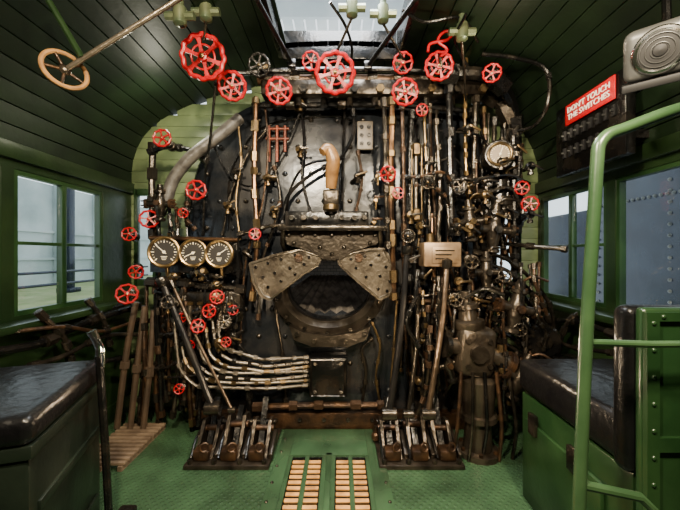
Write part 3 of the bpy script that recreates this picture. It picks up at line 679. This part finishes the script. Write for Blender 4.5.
# ---------------------------------------------------------------- misc backhead things
t=thing('gooseneck_handle','amber brown gooseneck handle standing on a bracket above the shelf','handle',P(330,215,2.05))
bm=BM(); tube(bm,smooth([P(331,214,2.06),P(331,182,2.06)]),.013); part('stem',bm,IRON,t)
bm=BM(); W=smooth([P(331,188,2.05),P(332,172,2.02),P(333,160,2.0),P(328,149,1.99),P(322,152,1.97)],6); n=len(W)
tube(bm,W,[.026+.016*math.sin(PI*min(1,i/(n-1)*.9+.15)) for i in range(n)],14); part('handle_grip',bm,AMBER,t)
bm=BM(); box(bm,P(331,198,2.07),(.10,.07,.10),None,.012); part('bracket_block',bm,CAST,t)
bm=BM(); lathe(bm,[(.02,-.01),(.05,0),(.05,.03),(.02,.04)],Matrix.Translation(P(331,210,2.06)),14); part('foot',bm,DBRASS,t)
t=thing('outlet_plate','grey metal outlet plate with round holes at upper centre','outlet',P(365,136,2.2))
bm=BM(); c=P(365,136,2.2); box(bm,c,(.105,.03,.19),None,.006); part('cover_plate',bm,PGREY,t)
for i in (-1,1):
    for j in (-1,0,1):
        bm=BM(); q=c+Vector((i*.024,-.014,j*.055)); cyl(bm,q,q+Vector((0,-.006,0)),.014); part('socket',bm,BLACK,t)
t=thing('red_bracket','dull copper red ladder shaped bracket on the upper backhead','bracket',P(277,142,2.2))
for x in (269,277,285):
    bm=BM(); cyl(bm,P(x,126,2.19),P(x,162 if x<280 else 152,2.19),.011); part('upright',bm,ORANGE,t)
for yy in (129,139):
    bm=BM(); cyl(bm,P(266,yy,2.19),P(289,yy,2.19),.010); part('cross_bar',bm,ORANGE,t)
t=thing('ash_door','square black iron box plate low on the backhead','hatch plate',P(328,378,2.1))
bm=BM(); bx(bm,P(309,0,2.1).x,P(347,0,2.1).x,2.10,BY,P(0,398,2.1).z,P(0,358,2.1).z,.008); part('plate',bm,BLACK,t)
bm=BM(); tube(bm,[P(311,360,2.1),P(345,360,2.1),P(345,396,2.1),P(311,396,2.1)],.010,6,True); part('raised_edge',bm,IRON,t)
for x,y in ((315,364),(341,364),(315,392),(341,392)):
    bm=BM(); cyl(bm,P(x,y,2.10),P(x,y,2.085),.012,None,6); part('bolt',bm,IRON,t)
t=thing('footboard_beam','rusty brown iron beam at the foot of the backhead','beam',(0,2.2,0))
bm=BM(); bx(bm,P(196,0,2.2).x,P(478,0,2.2).x,2.17,2.24,.0,.11,.01); part('beam',bm,RUST,t)
for k in range(12):
    bm=BM(); q=P(204+k*24,0,2.17); q.z=.07; cyl(bm,q,q+Vector((0,-.014,0)),.014,None,6); part('bolt',bm,IRON,t)
t=thing('tan_box','tan metal lubricator box with name plate right of the fire door','box',P(442,254,1.94))
TY=1.94
bm=BM(); bx(bm,P(424,0,TY).x,P(462,0,TY).x,TY,TY+.14,P(0,267,TY).z,P(0,242,TY).z,.012); part('box_body',bm,TAG,t)
bm=BM(); bx(bm,P(432,0,TY).x,P(458,0,TY).x,TY-.008,TY,P(0,263,TY).z,P(0,247,TY).z,.002); npl=part('name_plate',bm,TAG,t)
for k in range(3):
    bm=BM(); bx(bm,P(435,0,TY).x,P(454-k*3,0,TY).x,TY-.01,TY-.008,P(0,251.2+k*4,TY).z,P(0,250+k*4,TY).z); part('plate_mark',bm,IRON,npl)
bm=BM(); cyl(bm,P(430,242,TY+.07),P(430,234,TY+.07),.025); part('filler_cap',bm,DBRASS,t)
# lubricator manifold under gauges
t=thing('lubricator','dark lubricator box with sight glasses below the left gauges','lubricator',P(205,306,2.08))
bm=BM(); bx(bm,P(174,0,2.08).x,P(240,0,2.08).x,2.08,2.2,P(0,322,2.08).z,P(0,292,2.08).z,.012); part('body',bm,IRON,t)
for k in range(6):
    q=P(180+k*10,312,2.06); bm=BM(); cyl(bm,q+Vector((0,0,-.05)),q+Vector((0,0,.04)),.014); part('sight_glass',bm,STEEL,t)
    bm=BM(); lathe(bm,[(.01,0),(.02,.005),(.02,.02),(.01,.025)],Matrix.Translation(q+Vector((0,0,.04))),6); part('cap_nut',bm,DBRASS,t)
# water gauges
def wgauge(label,px,y0,y1,Y):
    a=P(px,y0,Y); b=P(px,y1,Y); t=thing('water_gauge',label,'water gauge',b)
    bm=BM(); cyl(bm,b,a,.012); part('glass_tube',bm,STEEL,t)
    for p in (a,b):
        bm=BM(); lathe(bm,[(.018,-.04),(.032,-.03),(.032,.03),(.018,.04)],Matrix.Translation(p),6); cyl(bm,p,p+Vector((0,.16,0)),.018); part('gauge_cock',bm,DBRASS,t)
    for dx in (-.03,.03):
        bm=BM(); cyl(bm,b+Vector((dx,-.02,0)),a+Vector((dx,-.02,0)),.005); part('guard_rod',bm,DBRASS,t)
wgauge('upright water gauge glass above the tan box at right',416,215,150,2.03)
# try cocks
for i,(x,y) in enumerate(((378,176),(376,200),(374,222))):
    p=P(x,y,2.14); t=thing('try_cock',['upper','middle','lower'][i]+' brass try cock right of the centre shelf','cock',p,'try cocks')
    bm=BM(); cyl(bm,p+Vector((0,.12,0)),p,.013); part('barrel',bm,BRASS,t)
    bm=BM(); cyl(bm,p+Vector((0,.01,.01)),p+Vector((0,.01,-.06)),.010,.007); part('spout',bm,BRASS,t)
    bm=BM(); box(bm,p+Vector((.02,-.01,.02)),(.07,.01,.014),None,.003); part('handle',bm,RUST,t)
# castings at lower right
def casting(name,label,cat,px,py,Y,s,m1,m2,turn=0.,handle=True):
    p=P(px,py,Y); t=thing(name,label,cat,p)
    Mt=Matrix.Translation(p)@Matrix.Rotation(turn,4,'Y')
    bm=BM(); lathe(bm,[(a*s*.85,b*s) for a,b in ((.04,-.2),(.07,-.19),(.07,-.165),(.045,-.15),(.06,-.08),(.075,-.03),(.075,.03),(.055,.07),(.05,.11),(.075,.12),(.075,.145),(.045,.155),(.035,.22))],Mt,18); part('body',bm,m1,t)
    for sg in (-1,1):
        a=Mt@Vector((sg*.04*s,0,.0)); b=Mt@Vector((sg*.13*s,-.02*s,.0)); c2=Mt@Vector((sg*.155*s,-.024*s,0))
        bm=BM(); cyl(bm,a,b,.036*s,.032*s,14); part('branch',bm,m1,t)
        bm=BM(); cyl(bm,b,c2,.055*s,None,14); fl=part('flange',bm,m2,t)
        for k in range(5):
            an=2*PI*k/5; q=Mt@Vector((sg*.155*s,-.024*s+math.cos(an)*.043*s,math.sin(an)*.043*s)); bm=BM(); cyl(bm,q,q+(c2-b).normalized()*.014,.009*s,None,6); part('flange_bolt',bm,RUST,fl)
    for k in range(6):
        an=2*PI*k/6; q=Mt@Vector((math.cos(an)*.053*s,math.sin(an)*.053*s,.145*s)); bm=BM(); cyl(bm,q,q+(Mt.to_3x3()@Vector((0,0,.02*s))),.010*s,None,6); part('bolt',bm,m2,t)
    bm=BM(); q=Mt@Vector((0,-.062*s,0)); cyl(bm,q+Vector((0,.02,0)),q+Vector((0,-.03*s,0)),.033*s,None,6); part('cap',bm,m2,t)
    if handle:
        bm=BM(); tube(bm,smooth([Mt@Vector((0,-.0,.2*s)),Mt@Vector((.05*s,-.05*s,.26*s)),Mt@Vector((.16*s,-.07*s,.25*s))],5),.008*s+.002); part('lever',bm,m2,t)
casting('check_valve','smaller rusty check valve casting right of the pump','valve',516,308,1.92,.75,CAST,RUST,.2)
casting('drain_valve','tilted dark drain valve casting left of the pump','valve',448,364,1.92,.55,IRON,RUST,-.3)
casting('starting_valve','dark starting valve casting just under the right gauge mount','valve',494,230,1.96,.7,CAST,IRON,.1)
casting('feed_valve','iron feed valve casting between pump and right locker','valve',520,378,1.85,.65,CAST,RUST,.4)
casting('blower_valve','dark blower valve casting beside the tan box','valve',470,222,1.98,.6,CAST,DBRASS,-.1)
casting('cut_off_valve','dark cut off valve casting above the pump','valve',486,272,1.94,.55,CAST,IRON,0)
casting('steam_valve','dark steam valve casting left of the leftmost gauge','valve',160,204,2.06,.55,IRON,RUST,0,False)
# the pump: angular body above a flanged column on the floor
p=P(474,322,1.90); gx,gy=p.x+.03,1.92
t=thing('pump','bulky oily cast pump standing on the floor beside the right floor stand','pump',(gx,gy,0))
bm=BM(); lathe(bm,[(.12,0),(.12,.03),(.08,.035),(.07,.20),(.105,.205),(.105,.235),(.085,.24),(.095,.34),(.10,.43),(.06,.46)],Matrix.Translation((gx,gy,0)),16); part('lower_column',bm,PUMP,t)
bm=BM(); box(bm,(p.x,gy,.60),(.21,.17,.28),Matrix.Rotation(.10,3,'Y'),.04,3); part('valve_body',bm,PUMP,t)
bm=BM(); lathe(bm,[(.08,0),(.09,.02),(.09,.05),(.055,.06),(.05,.12),(.068,.125),(.068,.15),(.03,.16),(.025,.22)],Matrix.Translation((p.x-.02,gy,.72))@Matrix.Rotation(-.12,4,'Y'),12); part('top_bonnet',bm,PUMP,t)
bm=BM(); cyl(bm,(p.x-.09,gy-.02,.62),(p.x-.17,gy-.05,.64),.05,.045,12); part('left_branch',bm,PUMP,t)
bm=BM(); cyl(bm,(p.x-.165,gy-.05,.64),(p.x-.19,gy-.055,.643),.07,None,12); part('left_flange',bm,IRON,t)
bm=BM(); cyl(bm,(p.x+.09,gy-.02,.58),(p.x+.19,gy-.03,.53),.05,.045,12); part('right_branch',bm,PUMP,t)
bm=BM(); cyl(bm,(p.x+.18,gy-.03,.535),(p.x+.205,gy-.03,.523),.07,None,12); part('right_flange',bm,RUST,t)
for zx,zz in ((-.06,.67),(.06,.67),(-.06,.53),(.06,.53)):
    bm=BM(); cyl(bm,(p.x+zx,gy-.08,zz),(p.x+zx,gy-.10,zz),.015,None,6); part('cover_bolt',bm,IRON,t)
bm=BM(); cyl(bm,(p.x,gy-.08,.60),(p.x,gy-.108,.60),.05,None,16); part('round_cover',bm,CAST,t)
for k in range(6):
    a=2*PI*k/6+.3; bm=BM(); q=Vector((gx+math.cos(a)*.10,gy+math.sin(a)*.10,.03)); cyl(bm,q,q+Vector((0,0,.016)),.012,None,6); part('base_bolt',bm,RUST,t)
bm=BM(); tube(bm,smooth([Vector((p.x-.05,gy-.02,.9)),Vector((p.x+.03,gy-.08,.96)),Vector((p.x+.13,gy-.11,.93))],5),.011); part('lever',bm,IRON,t)
for k in range(5):
    bm=BM(); tube(bm,smooth([Vector((gx-.17+k*.085,gy-.06-.02*(k%2),.0)),Vector((gx-.16+k*.08,gy-.12,.22)),Vector((gx-.13+k*.065,gy-.09,.50))]),.010); part('side_pipe',bm,[RUST,IRON,BLACK,RUST,IRON][k],t)
p=P(540,340,1.95); t=thing('reverser_gear','black geared reverser casting beside the right wall','reverser',p)
bm=BM(); cyl(bm,p+Vector((0,-.05,0)),p+Vector((.02,.1,0)),.085,.1,24); part('drum',bm,BLACK,t)
for k in range(18):
    a=2*PI*k/18; bm=BM(); box(bm,p+Vector((math.cos(a)*.09,-.03,math.sin(a)*.09)),(.02,.03,.016),Matrix.Rotation(-a,3,'Y')); part('gear_tooth',bm,IRON,t)
bm=BM(); cyl(bm,p+Vector((0,-.07,0)),p+Vector((0,-.05,0)),.035,None,6); part('hub',bm,IRON,t)
bm=BM(); box(bm,p+Vector((.1,.02,-.13)),(.3,.12,.06),None,.01); part('bed_plate',bm,BLACK,t)
# shaker assemblies
def shaker(x,label):
    t=thing('grate_shaker',label,'shaker stand',(x,1.97,0))
    bm=BM(); bx(bm,x-.23,x+.23,1.76,2.15,0,.025,.006); part('base_plate',bm,CAST,t)
    for i,dx in enumerate((-.15,0,.15)):
        h=.16+.03*(i%2)
        for e in (-.045,.045):
            bm=BM(); y=1.97; prism(bm,[(x+dx+e-.009,y-.15,.025),(x+dx+e-.009,y+.13,.025),(x+dx+e-.009,y+.06,h),(x+dx+e-.009,y-.01,h+.01),(x+dx+e-.009,y-.07,h*.6)],(.018,0,0)); part('cheek',bm,CAST,t)
        bm=BM(); cyl(bm,(x+dx-.065,1.97,h*.75),(x+dx+.065,1.97,h*.75),.018); part('pivot_pin',bm,RUST,t)
        bm=BM(); prism(bm,[(x+dx-.016,1.90,.03),(x+dx-.016,2.05,.03),(x+dx-.016,2.09,.25-.05*(i%2)),(x+dx-.016,2.05,.27-.05*(i%2)),(x+dx-.016,1.98,.15)],(.032,0,0)); part('lever_socket',bm,BLACK,t)
        bm=BM(); box(bm,(x+dx,1.83,.055),(.09,.08,.055),None,.012); part('foot_block',bm,RUST,t)
        bm=BM(); box(bm,(x+dx+.075,1.90,.06),(.026,.17,.05),Matrix.Rotation(.35,3,'X'),.008); part('pedal',bm,CAST,t)
        bm=BM(); lathe(bm,[(.014,0),(.024,.01),(.024,.04),(.014,.05),(.010,.09)],Matrix.Translation((x+dx-.075,2.0,.025)),6); part('adjuster',bm,RUST,t)
        bm=BM(); tube(bm,smooth([Vector((x+dx-.055,1.80,.04)),Vector((x+dx-.06,1.90,.11)),Vector((x+dx-.05,2.04,.13)),Vector((x+dx-.03,2.12,.08))]),.008); part('link_rod',bm,BLACK,t)
        bm=BM(); ring(bm,(x+dx+.02,1.80,.10),(.4,-1,.2),.022,.006,16,6); part('link_eye',bm,RUST,t)
    bm=BM(); cyl(bm,(x-.21,2.06,.11),(x+.21,2.06,.11),.016); part('cross_shaft',bm,IRON,t)
    for dx in (-.2,-.07,.07,.2):
        bm=BM(); cyl(bm,(x+dx,1.78,.025),(x+dx,1.78,.045),.014,None,6); part('bolt',bm,IRON,t)
shaker(-.61,'near black greasy iron pedal stand left of the green centre strip'); shaker(.44,'near black greasy iron pedal stand right of the green centre strip')
# floor details
t=thing('floor_plate','raised green tread plate strip along the middle of the floor','floor plate',(0,1.6,0))
bm=BM(); 
for q in ((-.36,-.285,.3,2.16),(-.08,-.045,1.2,1.9),(.16,.25,.3,2.16),(-.285,.16,1.88,2.16)): bx(bm,*q,0,.012,.002)
part('plate',bm,TREAD,t)
for k in range(9):
    for x in (-.34,.23): stud('screw_head',t,(x,1.0+k*.13,.012),(0,0,1),.009,IRON)
for x0,x1,l in ((-.265,-.10,'left floor grille of ochre slats in the green floor'),(-.025,.14,'right floor grille of ochre slats in the green floor')):
    t=thing('floor_grille',l,'grille',(x0,1.35,0))
    bm=BM(); bx(bm,x0-.02,x1+.02,1.0,1.87,.0,.004); part('backing',bm,BLACK,t)
    bm=BM()
    for k in range(20): bx(bm,x0+.005,x1-.005,1.03+k*.041,1.052+k*.041,.004,.012,.002)
    part('slats',bm,OCHRE,t)
    for xm in (x0-.012,x1+.012,(x0+x1)/2):
        bm=BM(); bx(bm,xm-.012,xm+.012,1.0,1.87,.004,.016,.002); part('spine',bm,TREAD,t)
t=thing('wood_grating','brown wooden slatted foot grating on the floor by left wall','grating',(-1.3,2,0))
for k in range(11):
    bm=BM(); bx(bm,-1.42,-1.15,1.76+k*.04,1.782+k*.04,.025,.042,.003); part('slat',bm,SLAT,t)
for x in (-1.40,-1.28,-1.17):
    bm=BM(); bx(bm,x-.012,x+.012,1.75,2.19,0,.025); part('bearer',bm,SLAT,t)
# ---------------------------------------------------------------- left seat and lever
c=Vector((-1.19,1.09,0)); t=thing('cab_seat','black leather topped seat box against the left wall','seat',c)
Rz=Matrix.Rotation(math.radians(18),3,'Z')
bm=BM(); box(bm,c+Vector((0,0,.662)),(.54,.56,.085),Rz,.03,4); part('cushion',bm,LEATHER,t)
bm=BM(); box(bm,c+Vector((0,0,.60)),(.53,.54,.04),Rz,.006); part('seat_board',bm,SEATB,t)
bm=BM(); box(bm,c+Vector((0,0,.29)),(.51,.52,.58),Rz,.01); part('seat_box',bm,SEATB,t)
for z in (.14,.42):
    bm=BM(); box(bm,c+Rz@Vector((.258,0,z)),(.012,.44,.03),Rz,.003); part('strap',bm,SEATB,t)
p=P(98,338,1.30); t=thing('quadrant_lever','black floor lever with chrome grip beside the left seat','lever',(p.x+.03,p.y,0))
bm=BM(); tube(bm,smooth([Vector((p.x+.05,p.y,.0)),Vector((p.x+.028,p.y,.4)),p+Vector((.004,0,-.07))]),.014); part('lever_bar',bm,BLACK,t)
bm=BM(); tube(bm,smooth([p+Vector((.004,0,-.08)),p+Vector((.003,0,-.03)),p+Vector((-.018,-.01,.03))]),[.013]*6+[.015]*5+[.018]*2,10); part('grip',bm,CHROME,t)
bm=BM(); tube(bm,smooth([p+Vector((.028,-.01,-.11)),p+Vector((.028,-.01,-.04)),p+Vector((.01,-.01,.0))]),.005); part('latch_handle',bm,CHROME,t)
bm=BM(); box(bm,Vector((p.x+.05,p.y+.02,.04)),(.07,.2,.08),None,.01); part('foot_bracket',bm,BLACK,t)
# ---------------------------------------------------------------- right seat
t=thing('cab_seat','black cushioned seat on green locker with tall green back at right','seat',(1.13,1.25,0))
bm=BM(); bx(bm,.87,1.46,.98,1.58,0,.50,.01); part('locker',bm,GREENM,t)
bm=BM(); bx(bm,.86,1.44,1.0,1.6,.505,.655,.03,3); part('cushion',bm,LEATHER,t)
bm=BM(); bx(bm,.852,.868,1.08,1.52,.08,.40,.004); ld=part('locker_door',bm,GREENM,t)
for y in (1.2,1.45):
    bm=BM(); bx(bm,.838,.856,y-.025,y+.025,.36,.45,.003); part('latch',bm,IRON,ld)
bm=BM(); bx(bm,.838,1.43,.962,1.03,.50,1.0,.03,4); part('back_cushion',bm,LEATHER,t)
bm=BM(); bx(bm,.855,1.44,.93,.962,.30,1.0,.012,3); part('back_panel',bm,GREENM,t)
bm=BM()
for q in ((.855,.89,.32,.99),(1.40,1.44,.32,.99),(.89,1.40,.965,.99),(.89,1.40,.60,.64),(.89,1.40,.32,.36)): bx(bm,q[0],q[1],.918,.932,q[2],q[3])
bf=part('back_frame',bm,GREENM,t)
for k in range(9):
    for x in (.873,1.42): stud('rivet',bf,(x,.918,.36+k*.075),(0,-1,0),.007,GREENM)
    stud('rivet',bf,(.9+k*.06,.918,.978),(0,-1,0),.007,GREENM)
t=thing('grab_rail','green tubular grab rail bending over in front of the right seat','handrail',(.61,.85,0))
y=.85; W=[Vector(p) for p in ((.60,y,0),(.612,y,.4),(.635,y,.95),(.655,y,1.27),(.663,y,1.40),(.668,y,1.435),(.69,y,1.46),(.73,y,1.475),(.85,y,1.52),(1.05,y+.05,1.58),(1.48,y+.1,1.66))]
bm=BM(); tube(bm,smooth(W,6),.0150,14); part('main_tube',bm,RAILG,t)
bm=BM(); tube(bm,[Vector((.635,y,.925)),Vector((.8,y,.92)),Vector((1.48,y+.02,.92))],.009,10); part('arm_rail',bm,RAILG,t)
bm=BM(); tube(bm,[Vector((.617,y,.56)),P(640,497,.85),P(664,520,.84),Vector((.86,.83,.0))],.012,10); part('lower_brace',bm,RAILG,t)
bm=BM(); lathe(bm,[(.05,0),(.05,.012),(.028,.016),(.028,.04)],Matrix.Translation((.60,y,0)),14); part('floor_flange',bm,GREENM,t)
# ---------------------------------------------------------------- sign, switches, loudspeaker
def text(s,size,M,parent,name,m):
    cu=bpy.data.curves.new(name,'FONT'); cu.body=s; cu.size=size; cu.align_x='CENTER'; cu.align_y='CENTER'; cu.extrude=.0015; cu.space_line=.95
    tmp=bpy.data.objects.new('tmp',cu); C.objects.link(tmp); bpy.context.view_layer.update()
    me=bpy.data.meshes.new_from_object(tmp.evaluated_get(bpy.context.evaluated_depsgraph_get()))
    bpy.data.objects.remove(tmp); me.transform(M); me.materials.clear(); me.materials.append(m)
    o=bpy.data.objects.new(name,me); C.objects.link(o); o.parent=parent; return o
SX=1.31; SY0,SY1=1.575,1.92; SC=(SY0+SY1)/2
t=thing('warning_sign','red sign with white letters DON\'T TOUCH THE SWITCHES','sign',(SX,SC,1.955))
MT=Matrix(((0,0,-1,0),(-1,0,0,0),(0,1,0,0),(0,0,0,1)))
bm=BM(); bx(bm,SX,SX+.008,SY0,SY1,1.897,2.013,.002); bd=part('board',bm,SIGNR,t)
text("DON'T TOUCH\nTHE SWITCHES",.043,Matrix.Translation((-.003,0,0))@MT,bd,'lettering',WHITE)
t=thing('switch_panel','black switch panel with rows of small levers below the red sign','switch panel',(SX+.02,SC,1.6))
bm=BM(); bx(bm,SX+.012,SX+.06,SY0-.05,SY1+.10,1.62,2.025,.006); part('panel',bm,BLACK,t)
for r_ in range(2):
    for k in range(8):
        z=1.845-r_*.10; y=SY0+.01+k*.05
        bm=BM(); bx(bm,SX,SX+.014,y-.011,y+.011,z-.028,z+.028,.002); sw=part('switch',bm,DARKG,t)
        bm=BM(); box(bm,(SX-.006,y,z),(.012,.005,.009)); part('toggle',bm,SILVER,sw)
for y in (1.6,1.9):
    bm=BM(); bx(bm,SX+.06,XR-.0,y,y+.04,1.72,1.76); part('mount_bracket',bm,BLACK,t)
p=P(660,50,1.12); t=thing('loudspeaker','grey loudspeaker with dark round grille at the upper right','loudspeaker',p)
f=Vector((-.62,-.72,-.42)).normalized(); x=Vector((0,0,1)).cross(f).normalized(); yv=f.cross(x)
MR=Matrix((x,yv,f)).transposed().to_4x4(); ML=Matrix.Translation(p)@MR; R3=MR.to_3x3()
bm=BM(); box(bm,p-f*.06,(.19,.17,.11),R3,.03,4); part('case',bm,SPK,t)
bm=BM(); ring(bm,p-f*.003,f,.066,.009,32,8); part('cone_ring',bm,CHROME,t)
bm=BM(); lathe(bm,[(.066,.001),(.045,.003),(.02,.004),(.018,.008),(.004,.012)],ML,24); part('cone',bm,DARKG,t)
for k in range(3):
    bm=BM(); ring(bm,p+f*.006,f,.024+.014*k,.0012,28,6); part('grille_ring',bm,SPK,t)
bm=BM(); box(bm,p+R3@Vector((0,-.10,-.055)),(.20,.028,.11),R3,.006); part('bottom_bracket',bm,DARKG,t)
bm=BM(); tube(bm,smooth([p-f*.1,p+Vector((.12,.1,.12)),p+Vector((.14,.12,.27))],5),.014); part('hanger',bm,BLACK,t)
# ---------------------------------------------------------------- light, world, camera
def area(name,loc,tgt,size,e,col):
    l=bpy.data.lights.new(name,'AREA'); l.energy=e; l.size=size; l.color=col
    o=bpy.data.objects.new(name,l); C.objects.link(o); o.location=loc
    o.rotation_euler=(Vector(tgt)-Vector(loc)).to_track_quat('-Z','Y').to_euler()
def point(name,loc,e,col,r=.04):
    l=bpy.data.lights.new(name,'POINT'); l.energy=e; l.color=col; l.shadow_soft_size=r
    o=bpy.data.objects.new(name,l); C.objects.link(o); o.location=loc
area('cab_lamp',(-.35,.2,2.2),(-.1,2.25,1.0),.11,118,(1,.84,.60))
area('cab_lamp_right',(.6,.1,2.15),(.5,2.2,.6),.10,94,(1,.82,.57))
area('hatch_light',(0,1.7,2.9),(0,1.8,0),.6,80,(.95,.98,1))
point('board_fill_left',(-1.05,2.1,2.08),9,(1,.95,.75))  # added fill without a fitting, brightens the left front boards
point('upper_fill_right',(.75,1.7,2.1),7,(1,.82,.55),.03)  # added fill at the upper right, no fitting belongs to it
point('low_fill',(.1,1.35,.65),14,(1,.76,.48),.03)  # added warm fill for the lower metalwork, no real source here
point('low_fill_left',(-.75,1.45,.75),5,(1,.76,.48),.03)  # same added warm fill, towards the left metalwork
point('low_fill_right',(.70,1.5,.8),7,(1,.76,.48),.03)  # added warm fill again, on the right metalwork
point('overhead_fill',(0,.45,2.2),3,(1,.93,.80),.06)  # unseen fill added to lift walls, seats and floor
point('firebox_fill',(DC.x,2.9,1.42),1.0,(1,.92,.8))  # light added inside the firebox so grate and bricks show
w=bpy.data.worlds.new('World'); bpy.context.scene.world=w; w.use_nodes=True
b=w.node_tree.nodes['Background']; b.inputs[0].default_value=(.82,.90,.94,1); b.inputs[1].default_value=2.3
cam=bpy.data.cameras.new('Camera'); co=bpy.data.objects.new('Camera',cam); C.objects.link(co)
co.location=(0,0,CZ); co.rotation_euler=(PI/2,0,0); cam.sensor_width=36; cam.lens=F/680*36; cam.clip_start=.02
bpy.context.scene.camera=co
